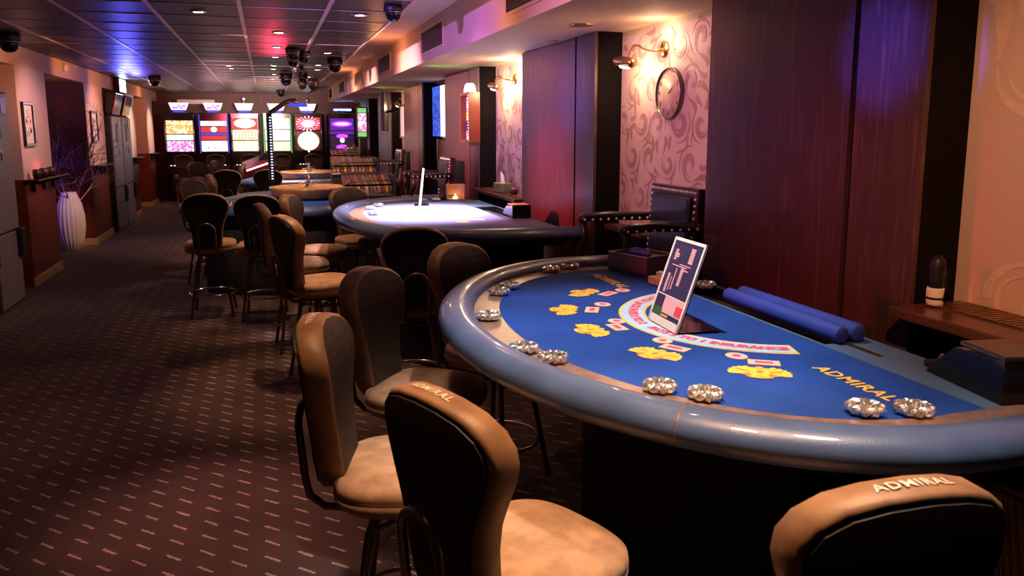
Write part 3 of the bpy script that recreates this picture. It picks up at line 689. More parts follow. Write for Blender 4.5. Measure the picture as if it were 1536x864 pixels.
# card shoe at the right
t = thing('card_shoe', 'black card dealing shoe at the right end of the nearest table', 'card shoe', (1.83, 1.60, .967), R(-100))
MB().add([(-.09, -.075, 0), (.20, -.075, 0), (.20, .075, 0), (-.09, .075, 0), (-.05, -.075, .045), (.02, -.075, .10), (.20, -.075, .115), (-.05, .075, .045), (.02, .075, .10), (.20, .075, .115)],
    [[0, 3, 2, 1], [0, 1, 6, 5, 4], [3, 7, 8, 9, 2], [0, 4, 7, 3], [4, 5, 8, 7], [5, 6, 9, 8], [1, 2, 9, 6]]).build('body', M_blackgloss, t)
MB().box(-.14, -.06, -.05, .05, .0, .02, .006).build('card_mouth', M_black, t)
MB().tube([(-.10, -.03, .024), (-.13, 0, .03), (-.10, .03, .024)], .006, 8).build('roller', M_brass, t)
MB().box(.03, .19, -.07, .07, .108, .122, .004).build('lid', M_steel, t)
# card holder box at the far corner
t = thing('card_holder', 'dark metal card holder box glinting blue at the far corner of the nearest table', 'box', (1.74, 3.42, .967), R(20))
MB().box(-.11, .10, -.13, -.12, 0, .085, .002).box(-.11, .10, .12, .13, 0, .085, .002).box(-.11, -.10, -.12, .12, 0, .085, .002).box(.09, .10, -.12, .12, 0, .085, .002).box(-.11, .10, -.12, .12, 0, .01).build('case', M_greysteel, t)
MB().box(-.098, .088, -.118, .118, .01, .07, .004).build('card_decks', M_black, t)
for k in range(3): MB().box(-.05 + k * .035, -.035 + k * .035, -.09 + .03 * k, .05 + .03 * k, .07, .092, .003).build('blue_glint', M_blueglint, t)  # bars coloured blue to paint in glints of blue light
t = thing('wooden_dish', 'small pale wooden block with a glass dish behind the sign holder', 'dish', (1.66, 3.05, .967), R(10))
MB().box(-.05, .05, -.05, .05, 0, .035, .004).build('block', M_woodlight, t)
MB().lathe([(.012, .035), (.03, .036), (.036, .055), (.03, .056), (0, .045)], 16, smooth=False).build('dish', M_cryst, t)
ashtray(1.80, 2.93, 'cut glass ashtray half hidden behind the sign holder beside the chip tray')
# second card table and its things
T2 = (1.95, 6.16, 0)
tb2 = card_table('second card table, its brightly lit pale felt behind the nearest blackjack table', T2, 1.12, 1.13, 2.35, False, mat('pale_blue_felt', (.12, .17, .40), .95, c2=(.10, .14, .34), scale=5))
M_feltlit = M_felt
for k in range(5):
    a = R(125 + 27 * k); x, y = T2[0] - .20 + .62 * math.cos(a), T2[1] + .66 * math.sin(a)
    o = MB().add([(x + .05 * math.cos(q) - T2[0], y + .05 * math.sin(q) - T2[1], ZF) for q in [2 * PI * j / 20 for j in range(20)]], [list(range(20))]).build('bet_circle', M_yellow, tb2, fix=False)
MB().add([(-.23 + r * math.cos(a), r * math.sin(a) * 1.06, ZF + .0004) for r, rev in ((.40, 1), (.48, -1)) for a in [R(110 + 140 * (k if rev > 0 else 24 - k) / 24) for k in range(25)]], [[k, k + 1, 48 - k, 49 - k] for k in range(24)]).build('payout_band', M_pinkprint, tb2, fix=False)
for x, y, lab in [(.83, 6.75, 'cut glass ashtray on the second table, left end, nearer one'), (.93, 6.98, 'cut glass ashtray on the second table, left end, farther one'), (1.40, 7.33, 'cut glass ashtray at the far edge of the second table, left one'), (1.53, 7.34, 'cut glass ashtray at the far edge of the second table, right one'), (.80, 6.30, 'cut glass ashtray on the second table, nearest the edge-on stool')]: ashtray(x, y, lab)
t = thing('sign_holder', 'clear acrylic sign holder seen edge-on in the middle of the second table', 'sign', (1.31, 7.0, .968), R(-10))
MB().add([(-.01, -.09, 0), (.01, -.09, 0), (.01, .09, 0), (-.01, .09, 0), (.03, -.09, .33), (.045, -.09, .33), (.045, .09, .33), (.03, .09, .33)], [[0, 3, 2, 1], [4, 5, 6, 7], [0, 1, 5, 4], [1, 2, 6, 5], [2, 3, 7, 6], [3, 0, 4, 7]]).build('acrylic_frame', M_acrylic_edge, t)
MB().box(-.05, .08, -.09, .09, 0, .004).build('acrylic_foot', M_acryl, t)
t = thing('wooden_card_box', 'open pale wooden box glowing from a candle on the second table', 'box', (1.74, 7.42, .967), R(-10))
MB().box(-.09, .09, .07, .08, 0, .15, .002).box(-.09, -.08, -.08, .07, 0, .15, .002).box(.08, .09, -.08, .07, 0, .15, .002).box(-.09, .09, -.08, .07, 0, .012).build('case', M_woodlight, t)
MB().lathe([(0, .012), (.022, .012), (.022, .03), (0, .03)], 14).lathe([(0, .03), (.008, .035), (.005, .05), (0, .06)], 10).build('candle', [G_candle], t)
t = thing('card_shoe', 'black card dealing shoe at the near right corner of the second table', 'card shoe', (1.86, 5.88, .967), R(-90))
MB().add([(-.09, -.075, 0), (.18, -.075, 0), (.18, .075, 0), (-.09, .075, 0), (-.05, -.075, .045), (.02, -.075, .085), (.18, -.075, .10), (-.05, .075, .045), (.02, .075, .085), (.18, .075, .10)],
    [[0, 3, 2, 1], [0, 1, 6, 5, 4], [3, 7, 8, 9, 2], [0, 4, 7, 3], [4, 5, 8, 7], [5, 6, 9, 8], [1, 2, 9, 6]]).build('body', M_blackgloss, t)
MB().box(-.13, -.06, -.05, .05, .0, .02, .006).build('card_mouth', M_woodlight, t)
MB().box(.03, .17, -.07, .07, .094, .106, .004).build('lid', M_woodlight, t)
# ------------------------------------------------------------------ inspector chairs
def make_chair(label):
    t = thing('inspector_chair', label, 'chair', group='high studded armchairs behind the tables')
    S = .885
    MB().box(-.26, .22, -.26, .26, S - .07, S, .022, seg=3).build('seat', M_leatherseat, t)
    MB().box(-.25, .21, -.25, .25, S - .11, S - .071).build('seat_frame', M_wooddark, t)
    bk = Matrix.Translation((.22, 0, S)) @ Matrix.Rotation(R(4), 4, 'Y')
    MB().box(-.03, .03, -.27, .27, -.05, .45, .008, mtx=bk).build('back_frame', M_wooddark, t)
    MB().box(-.055, -.028, -.215, .215, .07, .40, .018, mtx=bk, seg=3).build('backrest', M_leatherb, t)
    S0 = []
    def stud(p, par=None):
        if not S0: S0.append(MB().sphere((0, 0, 0), .0085, 8, 6).build('silver_stud', M_stud, par or t)); o = S0[0]
        else: o = S0[0].copy(); col.objects.link(o); o.parent = par or t
        o.location = p
    for k in range(17): stud(bk @ Vector((-.032, -.24 + .48 * k / 16, .425)))
    for k in range(12):
        for s in (-1, 1): stud(bk @ Vector((-.032, .243 * s, .02 + .37 * k / 11)))
    for k in range(22): stud((-.262, -.24 + .48 * k / 21, S - .045))
    for s in (-1, 1):
        a = MB().tube([(-.23, .285 * s, S + .235), (-.20, .285 * s, S + .255), (-.05, .285 * s, S + .262), (.22, .285 * s, S + .25)], [.028, .036, .036, .03], 14, ry=.026, up=(0, 0, 1)).build('armrest', M_leatherb, t)
        for k in range(9): stud((-.21 + .40 * k / 8, .285 * s - .034, S + .245), a)
        MB().tube([(-.21, .275 * s, S - .06), (-.225, .280 * s, S + .06), (-.19, .285 * s, S + .14), (-.21, .285 * s, S + .24)], [.022, .019, .022, .024], 8).build('arm_post', M_wooddark, t)
    for sx in (-1, 1):
        for sy in (-1, 1): MB().box(sx * .20 - .022, sx * .20 + .022, sy * .23 - .022, sy * .23 + .022, 0, S - .11, .004).build('leg', M_wooddark, t)
    MB().box(-.20, .20, -.245, -.215, .28, .32).box(-.20, .20, .215, .245, .28, .32).box(-.215, -.185, -.23, .23, .24, .28).box(.185, .215, -.23, .23, .34, .38).build('stretcher', M_wooddark, t)
    return t
ch = make_chair('high black leather armchair with silver studs behind the nearest table, under the clock')
ch.location = (1.95, 3.90, 0)
for x, y, a, lab in ((1.74, 8.85, 0, 'high studded armchair behind the second table, below the wall display'), (1.78, 12.4, 0, 'high dark armchair farther along the right wall under the hanging screen')):
    o = copy_tree(ch); o.location = (x, y, 0); o.rotation_euler = (0, 0, R(a)); o['label'] = lab
# ------------------------------------------------------------------ ledges in the bays with grille
for i, (a, b, dp, zl, lab) in enumerate(((.64, 2.13, .31, 1.045, 'dark wooden ledge with a brass grille on the right wall beside the torch'), (3.54, 4.95, .12, 1.0, 'dark wooden ledge behind the high armchair under the clock'), (6.57, 8.03, .27, 1.035, 'dark wooden ledge holding the tissue box'), (9.65, 11.08, .25, 1.02, 'dark wooden ledge under the blue wall display'))):
    t = thing('wall_ledge', lab, 'ledge', (XR, (a + b) / 2, zl), 0, 'ledges in the wall bays'); h = (b - a) / 2
    MB().box(-dp, 0, -h, h, -.035, 0, .006).build('board', M_ledge, t)
    MB().box(-min(.16, dp - .01), 0, -h, h, -zl, -.035).build('cabinet_below', M_panelshade, t)  # darkness below the ledge painted into the colour
    mb = MB(); k = -h + .06
    while k < h - .06: mb.box(-min(.16, dp - .02), -.03, k, k + .012, 0, .005); k += .022
    mb.box(-min(.168, dp - .012), -min(.16, dp - .02), -h + .05, h - .05, 0, .006).box(-.03, -.022, -h + .05, h - .05, 0, .006)
    mb.build('brass_grille', M_brassdull, t)
# torch on the right ledge
t = thing('torch', 'black torch with a pale cream head standing on the right wall ledge', 'torch', (2.17, 2.07, 1.0515))
MB().lathe([(0, 0), (.026, 0), (.028, .01), (.029, .055), (.0265, .062), (0, .062)], 24).build('lamp_head', M_paperw, t)
MB().lathe([(.0287, .022), (.0295, .024), (.0295, .028), (.0287, .030)], 24).build('black_band', M_black, t)
MB().lathe([(0, .06), (.024, .062), (.023, .085), (.0255, .13), (.024, .155), (.012, .172), (0, .175)], 24).build('handle', M_black, t)
MB().tube([(.0, -.024, .15), (.0, -.038, .12), (.0, -.040, .06), (.0, -.034, .02)], .003, 6).build('strap', M_black, t)
# tissue box and little pot
t = thing('tissue_box', 'green patterned tissue box with a tissue sticking out on the ledge', 'tissue box', (2.20, 7.35, 1.0415))
MB().box(-.06, .06, -.11, .11, 0, .085, .004).build('carton', M_green, t)
MB().add([(-.02, -.04, .084), (.02, -.03, .084), (.015, .035, .084), (-.018, .02, .084), (-.02, -.005, .15), (.012, .0, .16), (.0, .05, .20), (-.012, .03, .14)], [[0, 1, 5, 4], [1, 2, 6, 5], [2, 3, 7, 6], [3, 0, 4, 7], [4, 5, 6, 7]], True).build('tissue', M_paperw, t)
t = thing('small_pot', 'small dark lidded pot beside the tissue box', 'pot', (2.20, 6.98, 1.0415))
MB().lathe([(0, 0), (.03, 0), (.042, .025), (.034, .05), (0, .052)], 20).build('pot', M_redmach, t)
MB().lathe([(0, .05), (.03, .052), (.012, .064), (0, .066)], 20).build('lid', M_chrome, t)
# clock
t = thing('wall_clock', 'round wall clock with dark rim on the patterned wallpaper', 'clock', (XR - .002, 4.27, 1.86))
tr = lambda p: (-p.z, -p.x, p.y)
rC = .155
MB().lathe([(rC * .95, 0), (rC, 0), (rC, .024), (rC * .98, .028), (rC * .955, .024), (rC * .95, 0)], 48).map(tr).build('rim', M_steel, t)
MB().lathe([(0, .012), (rC * .94, .012), (rC * .94, .016), (0, .016)], 48).map(tr).build('dial', M_dial, t)
mb = MB()
for k in range(12):
    a = PI / 2 - 2 * PI * (k + 1) / 12; vs, fs = text_geo(str(k + 1), .036, .0006)
    mb.add([tr(Vector((rC * .76 * math.cos(a) + v.x, rC * .76 * math.sin(a) + v.y, .0175))) for v in vs], fs)
mb.build('numerals', M_black, t, fix=False)
for L_, a, wd in ((.085, R(30), .006), (.125, R(38), .004)):
    MB().add([tr(Vector(p)) for p in [(-wd * math.sin(a), wd * math.cos(a), .020), (wd * math.sin(a), -wd * math.cos(a), .020), (L_ * math.cos(a), L_ * math.sin(a), .020)]], [[0, 1, 2]]).build('hand', M_black, t, fix=False)
# brass picture lamps
def sconce(y, lab, z=2.13, on=True):
    t = thing('picture_lamp', lab, 'wall lamp', (XR - .001, y, z), 0, 'brass picture lamps on the right wall')
    MB().lathe([(0, .024), (.026, .022), (.05, .012), (.052, 0), (0, 0)][::-1], 24).map(lambda p: (-p.z, p.x, p.y)).build('wall_plate', M_brass, t)
    MB().tube([(-.02, 0, 0), (-.06, .02, -.01), (-.10, .08, .0), (-.12, .12, .03), (-.135, .155, .035), (-.145, .18, .01), (-.15, .19, -.02), (-.15, .195, -.035)], .007, 10).build('arm', M_brass, t)
    q = Matrix.Translation((-.155, .235, -.06)) @ Matrix.Rotation(R(8), 4, 'X')
    def T(p): return q @ Vector(p)
    MB().tube([T((0, -.12, 0)), T((0, -.10, 0)), T((0, .11, 0)), T((0, .13, 0))], [.022, .032, .032, .022], 18).build('lamp_shade', M_brass, t)
    MB().tube([T((0, -.05, -.026)), T((0, .05, -.026))], [.016, .016], 12).build('bulb', G_bulb, t)
    return t
sconce(4.36, 'brass picture lamp above the clock on the patterned wallpaper')
sconce(7.36, 'brass picture lamp on the plain lit bay above the tissue box')
sconce(13.35, 'small distant brass picture lamp beside the hanging screen')
# lit cabinet on the third pilaster
t = thing('lit_display_case', 'tall narrow lit display case with a rounded glowing top on a dark pilaster', 'display case', (XP, 7.98 + .17, 1.51))
MB().box(-.12, 0, -.19, -.16, 0, .52).box(-.12, 0, .16, .19, 0, .52).box(-.12, 0, -.16, .16, .49, .52).box(-.12, 0, -.16, .16, 0, .03).box(-.01, 0, -.16, .16, .03, .49).build('case', M_redwood, t)
MB().add([(-.09, .15 * math.cos(a), .52 + .10 * math.sin(a)) for a in [PI * k / 14 for k in range(15)]] + [(-.03, .15 * math.cos(a), .52 + .10 * math.sin(a)) for a in [PI * k / 14 for k in range(15)]], [list(range(15)), list(range(15, 30))[::-1]] + [[k, k + 1, 16 + k, 15 + k] for k in range(14)] + [[0, 15, 29, 14]]).build('glowing_top', G_white, t)
for z0, z1, m_ in ((.03, .12, G_pink), (.13, .22, G_purpled), (.23, .33, G_orange), (.34, .48, G_pink)): MB().box(-.06, -.012, -.155, .155, z0, z1).build('lit_panel', m_, t)
mb = MB()
for k in range(16): mb.sphere((-.122, -.172, .03 + .03 * k), .007, 8, 6)
mb.build('bulbs', G_white, t)
# blue wall display and board under it
t = thing('wall_display', 'tall blue and white lit display panel in the bay past the display case', 'display', (XR - .001, 10.62, 1.52))
MB().box(-.05, 0, -.5, .5, 0, .74, .006).build('frame', M_blackgloss, t)
MB().box(-.055, -.05, -.47, -.05, .03, .71).build('white_panel', G_green, t)
MB().box(-.055, -.05, -.05, .47, .03, .71).build('blue_panel', G_bluescr, t)
t = thing('notice_board', 'pale cream board below the blue wall display', 'board', (XR - .001, 10.5, 1.026))
MB().box(-.03, 0, -.42, .42, 0, .48, .004).build('board', M_base, t)
# narrow lit picture beyond
t = thing('lit_picture', 'narrow bright picture seen side-on under the distant brass lamp', 'picture', (XP + .1, 12.9, 1.5))
MB().box(-.10, .09, -.25, .25, 0, .54, .004).build('frame', M_wooddark, t)
MB().box(-.105, -.10, -.22, .22, .03, .51).build('picture_face', M_paperw, t)
# hanging screen
t = thing('hanging_screen', 'large black television tilted on the right wall bracket', 'television', (1.92, 13.3, 1.62), R(-12))
MB().box(-.03, .03, -.52, .52, 0, .62, .008).build('casing', M_black, t)
MB().box(-.034, -.03, -.49, .49, .03, .59).build('screen', G_dark, t)
MB().box(-.045, -.035, .49, .52, .03, .60).build('lit_edge', G_blue, t)
MB().tube([(.03, 0, .31), (.24, 0, .36)], .02, 8).build('bracket', M_black, t)
# ------------------------------------------------------------------ vase and twigs
t = thing('floor_vase', 'tall ribbed white floor vase in the left recess holding dry branches', 'vase', (-2.60, 11.95, 0))
prof = [(.10, 0), (.115, .01), (.15, .15), (.175, .33), (.172, .48), (.145, .64), (.10, .76), (.085, .80), (.075, .80), (.09, .75), (.12, .6), (.10, .3), (0, .2)]
MB().lathe(prof, 120, rad=lambda a, z: 1 + .035 * math.cos(20 * a)).build('ribbed_body', M_ceramic, t)
rv = random.Random(5)
def twig(mb, p, d, L_, r, depth, curl):
    pts = [p.copy()]; q = p.copy(); d = d.normalized()
    for k in range(6):
        d = (d + Vector((rv.uniform(-1, 1), rv.uniform(-1, 1), rv.uniform(-.6, .7))) * curl).normalized(); q = q + d * L_ / 6; q.y = min(q.y, .34); q.x = max(min(q.x, .75), -.75); pts.append(q.copy())
        if depth and k > 1 and rv.random() < .75:
            twig(mb, q, d + Vector((rv.uniform(-1, 1), rv.uniform(-1, 1), rv.uniform(-.5, .8))) * .9, L_ * .5, r * .55, depth - 1, curl * 1.2)
    mb.tube(pts, [r * (1 - .12 * k) for k in range(7)], 5)
tw = thing('dry_branches', 'bunch of dry red and pale twigs standing in the white vase', 'branches', (-2.60, 11.95, .75))
mb = MB(); 
for k in range(9): a = 2 * PI * k / 9; twig(mb, Vector((0, 0, -.3)), Vector((math.cos(a) * .26, math.sin(a) * .22, 1)), 1.0, .011, 3, .20)
mb.build('red_twigs', M_twigd, tw)
mb = MB()
for k in range(6): a = 2 * PI * k / 6 + .3; twig(mb, Vector((0, 0, -.3)), Vector((math.cos(a) * .50, math.sin(a) * .25, 1)), .85, .011, 3, .26)
mb.build('pale_twigs', M_twig, tw)
# ------------------------------------------------------------------ grey machines on the left
def cashmachine(y0, y1, H, lab, tv):
    t = thing('cash_machine', lab, 'machine', (-2.32, (y0 + y1) / 2, 0), 0, 'grey metal cash machines along the left wall'); h = (y1 - y0) / 2
    MB().box(-.36, .0, -h, h, .02, H, .01).build('cabinet', M_black, t)
    d = MB().box(.0, .025, -h + .03, h - .05, .72, H - .02, .006).build('upper_door', M_greysteel, t)
    MB().box(.025, .032, -h * .35, h * .05, H - .42, H - .12).build('keypad', M_black, d)
    MB().box(.025, .034, h * .2, h * .6, H - .2, H - .05, .004).build('speaker_grille', M_steel, d)
    MB().tube([(.03, -h * .25, H - .50), (.05, -h * .25, H - .52), (.05, -h * .25, H - .62)], .008, 8).build('coin_guide', M_chrome, d)
    MB().box(.0, .025, -h + .03, h - .05, .04, .70, .006).build('lower_door', M_greysteel, t)
    MB().box(.02, .07, h - .16, h - .02, .45, .72, .01).build('payout_tray', M_black, t)
    if tv:
        q = Matrix.Translation((.0, 0, H)) @ Matrix.Rotation(R(14), 4, 'Y')
        MB().box(-.12, .02, -h + .05, h - .1, .02, .36, .01, mtx=q).build('top_screen', M_blackgloss, t)
        MB().box(.02, .026, -h + .055, -h + .075, .04, .34, .002, mtx=q).build('lit_strip', G_red, t)
cashmachine(6.95, 7.75, 1.97, 'tall grey metal cash machine at the left edge of the photo', False)
cashmachine(7.80, 8.55, 1.99, 'tall grey metal cabinet next to the nearest left pier', False)
cashmachine(13.72, 14.55, 1.86, 'grey cash machine with a tilted black screen on top beside the second picture', True)
cashmachine(14.62, 15.5, 1.86, 'grey cash machine under the blue light bar', True)
# ------------------------------------------------------------------ roulette tables
def poly_table(name, label, pts, H, loc):
    t = thing(name, label, 'table', loc)
    P = [(x - loc[0], y - loc[1]) for x, y in pts]
    c_ = (sum(p[0] for p in P) / len(P), sum(p[1] for p in P) / len(P))
    def inset(s): return [(c_[0] + (x - c_[0]) * s, c_[1] + (y - c_[1]) * s) for x, y in P]
    # smooth outline
    def sm(P):
        o = []
        for i in range(len(P)):
            a, b = P[i], P[(i + 1) % len(P)]; o += [(a[0] * .8 + b[0] * .2, a[1] * .8 + b[1] * .2), (a[0] * .2 + b[0] * .8, a[1] * .2 + b[1] * .8)]
        return o
    MB().tube([(x, y, H - .03) for x, y in sm(sm(inset(.97)))], .07, 14, True, ry=.055, up=(0, 0, 1)).build('padded_rail', M_rail, t)
    MB().prism(sm(sm(inset(.95))), H - .09, H - .02).build('playing_felt', M_felt, t)
    MB().prism(sm(inset(.8)), 0, H - .09).build('pedestal', M_apron, t)
    mb = MB()
    x0, x1, y0, y1 = min(p[0] for p in P) * .62, c_[0] + .1, c_[1] - .38, c_[1] + .38
    for i in range(13):
        x = x0 + (x1 - x0) * i / 12; mb.box(x - .004, x + .004, y0, y1, H - .0195, H - .0185)
    for j in range(4):
        y = y0 + (y1 - y0) * j / 3; mb.box(x0, x1, y - .004, y + .004, H - .0195, H - .0183)
    mb.build('number_grid', M_yellow, t)
    mb = MB()
    for i in range(12):
        for j in range(3):
            if (i + j) % 2: continue
            xx = x0 + (x1 - x0) * (i + .5) / 12; yy = y0 + (y1 - y0) * (j + .5) / 3
            mb.add([(xx + .022 * math.cos(q), yy + .035 * math.sin(q), H - .0188) for q in [2 * PI * k / 12 for k in range(12)]], [list(range(12))])
    mb.build('number_spots', M_redprint, t, fix=False)
    return t
rt1 = poly_table('roulette_table', 'blue-railed roulette table behind the two black-backed stools', [(-.80, 8.15), (.45, 7.60), (1.35, 8.1), (1.35, 9.9), (-.20, 9.9), (-.42, 9.0), (-.86, 8.65)], .89, (.4, 8.9, 0))
rt2 = poly_table('roulette_table', 'farther roulette table with a lilac-lit rail end beyond the first wheel', [(-.42, 11.9), (.3, 11.75), (1.3, 11.9), (1.3, 13.6), (-.1, 13.6), (-.25, 12.6)], .89, (.5, 12.6, 0))
def wheel(tab, x, y, z, lab, r=.43):
    t = bpy.data.objects.new('roulette_wheel', None); col.objects.link(t); t.parent = tab; t.location = (x - tab.location.x, y - tab.location.y, z); t['label'] = lab
    MB().lathe([(0, 0), (r * .78, 0), (r * .92, .03), (r, .10), (r, .13), (r * .93, .135), (r * .90, .125), (r * .78, .10), (r * .72, .085), (0, .08)], 56).build('bowl', M_wheelwood, t)
    mb = MB(); mb.lathe([(0, .081), (r * .68, .088), (r * .66, .095), (r * .45, .10), (r * .2, .115), (0, .12)], 56); mb.build('rotor', M_brass, t)
    mb = MB(); m2 = MB()
    for k in range(37):
        a0, a1 = 2 * PI * k / 37, 2 * PI * (k + .9) / 37
        (mb if k % 2 else m2).add([(q * r * math.cos(a), q * r * math.sin(a), .0995 - .003 * (q > .6)) for q, a in ((.52, a0), (.67, a0), (.67, a1), (.52, a1))], [[0, 1, 2, 3]])
    mb.build('red_pockets', M_redprint, t, fix=False); m2.build('black_pockets', M_black, t, fix=False)
    MB().lathe([(.035, .11), (.04, .14), (.018, .16), (.018, .20), (.028, .215), (.018, .23), (.024, .25), (0, .265)], 16).build('turret', M_chrome, t)
    mb = MB()
    for k in range(4): a = PI / 2 * k + .5; mb.tube([(0, 0, .19), (.10 * math.cos(a), .10 * math.sin(a), .17)], .008, 8).sphere((.10 * math.cos(a), .10 * math.sin(a), .17), .014, 8, 6)
    mb.build('spindle_arms', M_chrome, t)
wheel(rt1, .44, 9.2, .872, 'nearer roulette wheel with a brass turret on the roulette table')
wheel(rt2, .62, 12.55, .872, 'farther roulette wheel on the second roulette table')
def rack(x, y, z, wd, lab, dep=.45, h=.13, stand=True):
    t = thing('chip_rack', lab, 'chip rack', (x, y, z), 0, 'chip racks beside the roulette wheels')
    MB().box(-wd / 2, wd / 2, -.0, dep, 0, .015, .002).build('tray', M_steel, t)
    n = 12
    for j in range(n):
        mb = MB(); xx = -wd / 2 + wd * (j + .5) / n
        mb.tube([(xx, .03, .02 + wd / n * .42), (xx, .06, h * .75), (xx, dep - .05, h + .05)], wd / n * .42, 8); mb.build('chip_column', CHIPS[j * 5 % 7], t)
    MB().add([(-wd / 2, -.01, h * .85), (wd / 2, -.01, h * .85), (wd / 2, .0, h), (-wd / 2, .0, h), (-wd / 2, dep, h + .10), (wd / 2, dep, h + .10), (-wd / 2, dep, h + .085), (wd / 2, dep, h + .085)], [[0, 1, 2, 3], [3, 2, 5, 4], [4, 5, 7, 6], [0, 6, 7, 1]]).build('glass_cover', M_acryl, t)
    MB().tube([(-wd / 2 - .01, -.01, h * .9), (-wd * .3, .02, h + .03), (wd / 2, .02, h + .035)], .006, 6).build('cover_edge', M_black, t)
    MB().box(wd / 2, wd / 2 + .03, -.02, dep, -.1, h + .09, .004).build('end_cheek', M_black, t)
    if stand:
        for sx in (-1, 1): MB().box(sx * wd * .42 - .03, sx * wd * .42 + .03, .05, dep - .05, -z, 0, .004).build('leg', M_apron, t)
        MB().box(-wd / 2, wd / 2, .03, dep - .02, -.5, -.002).build('skirt', M_apron, t)
    else: MB().box(-wd / 2, wd / 2, .03, dep - .02, .875 - z, -.001).build('plinth', M_apron, t)
    return t
rack(1.0, 8.15, .955, .50, 'nearest clear-topped rack of coloured chips right of the roulette wheel', stand=False)
rack(1.09, 10.35, 1.055, .56, 'second rack of coloured chips behind the nearest rack')
rack(1.38, 13.75, 1.08, .62, 'farthest chip rack heaped with shining chips on top')
t = thing('chip_heap', 'heap of bright glinting chips on top of the farthest rack', 'chips', (1.42, 14.0, 1.30))
tag(t, t['label'], 'chips', kind='stuff'); mb = MB()
for k in range(70):
    b = bmesh.new(); bmesh.ops.create_cone(b, cap_ends=True, segments=10, radius1=.018, radius2=.018, depth=.006); b.verts.index_update()
    mb.bm(b, False, 0, Matrix.Translation((random.gauss(0, .08), random.gauss(0, .05), abs(random.gauss(0, .025)))) @ Matrix.Rotation(random.uniform(0, 1.2), 4, 'X') @ Matrix.Rotation(random.uniform(0, 3), 4, 'Y'))
mb.build('chips', M_chrome, t)
# small things on the wheel end
for x, y, lab in ((.83, 7.83, 'dark drinking glass on the rail between the stools and the second table'), (.90, 7.95, 'second dark glass standing just behind the first on the rail')):
    t = thing('drinking_glass', lab, 'glass', (x, y, .917)); MB().lathe([(0, 0), (.03, 0), (.034, .10), (.031, .10), (.028, .008), (0, .008)], 18).build('tumbler', M_glass, t); MB().lathe([(0, .01), (.026, .01), (.028, .06), (0, .06)], 16).build('drink', M_redmach, t)
# red slanted terminal
t = thing('betting_terminal', 'dark red slanted betting terminal with a bright neon line', 'terminal', (-.16, 14.2, 0), R(8))
MB().add([(-.22, -.25, 0), (.22, -.25, 0), (.22, .25, 0), (-.22, .25, 0), (-.22, -.25, .98), (.22, -.25, 1.12), (.22, .25, 1.24), (-.22, .25, 1.08)], [[0, 3, 2, 1], [4, 5, 6, 7], [0, 1, 5, 4], [1, 2, 6, 5], [2, 3, 7, 6], [3, 0, 4, 7]]).build('body', M_redmach, t)
MB().tube([(-.21, -.255, .955), (.21, -.255, 1.095)], .014, 8).build('neon_line', G_neon, t)
MB().add([(-.19, -.22, .993), (.19, -.22, 1.117), (.19, .22, 1.227), (-.19, .22, 1.073)], [[0, 1, 2, 3]]).build('touch_screen', M_blackgloss, t, fix=False)
# dotted light posts with angled top
def lightpost(x, y, z0, z1, lab, dirx=1):
    t = thing('light_post', lab, 'display post', (x, y, 0), 0, 'result display posts by the roulette tables')
    MB().lathe([(0, 0), (.12, 0), (.12, .02), (0, .03)], 24).build('foot', M_black, t)
    MB().box(-.035, .035, -.03, .03, .02, z1, .006).build('post', M_black, t)
    MB().box(-.042, -.034, -.032, .02, z0, z1).build('steel_edge', M_chrome, t)
    mb = MB(); z = z0
    while z < z1 - .03: mb.box(-.004, .020, -.034, -.030, z, z + .012); z += .036
    mb.build('light_dots', G_dotw if dirx > 0 else G_white, t)
    MB().tube([(0, 0, z1), (.02 * dirx, 0, z1 + .01), (.22 * dirx, 0, z1 + .15), (.32 * dirx, 0, z1 + .17)], .03, 8).build('top_arm', M_steel, t)
    return t
t = lightpost(.055, 10.72, 1.0, 1.85, 'black post with a column of blue-white light dots and a bent top arm')
MB().sphere((.33, -.02, 1.995), .05, 14, 8).map(lambda p: (p.x, p.y, p.z)).build('fitting', M_brass, t)
lf2 = MB().tube([(.26, -.04, 1.965), (.48, -.04, 1.955)], [.03, .022], 10).build('lamp_bar', G_blue, t)
# green result screen by the wall
t = thing('result_screen', 'tall narrow green and white result screen on a bent stand near the purple slot machine', 'screen', (1.50, 12.9, 0))
MB().box(-.06, .06, -.12, .12, .0, 1.52, .008).build('stand', M_black, t)
MB().box(-.09, .09, -.04, .04, 1.50, 2.0, .008).build('casing', M_black, t)
MB().box(-.075, .06, -.048, -.04, 1.53, 1.6).build('green_strip', G_greenS, t)
MB().box(-.075, .06, -.048, -.04, 1.61, 1.9).build('white_field', G_pink, t)
MB().box(-.075, .06, -.048, -.04, 1.91, 1.98).build('green_top', G_greenS, t)
MB().tube([(.06, 0, 1.5), (.10, -.02, 1.9), (-.12, -.02, 2.10)], .014, 8).build('bent_arm', M_steel, t)
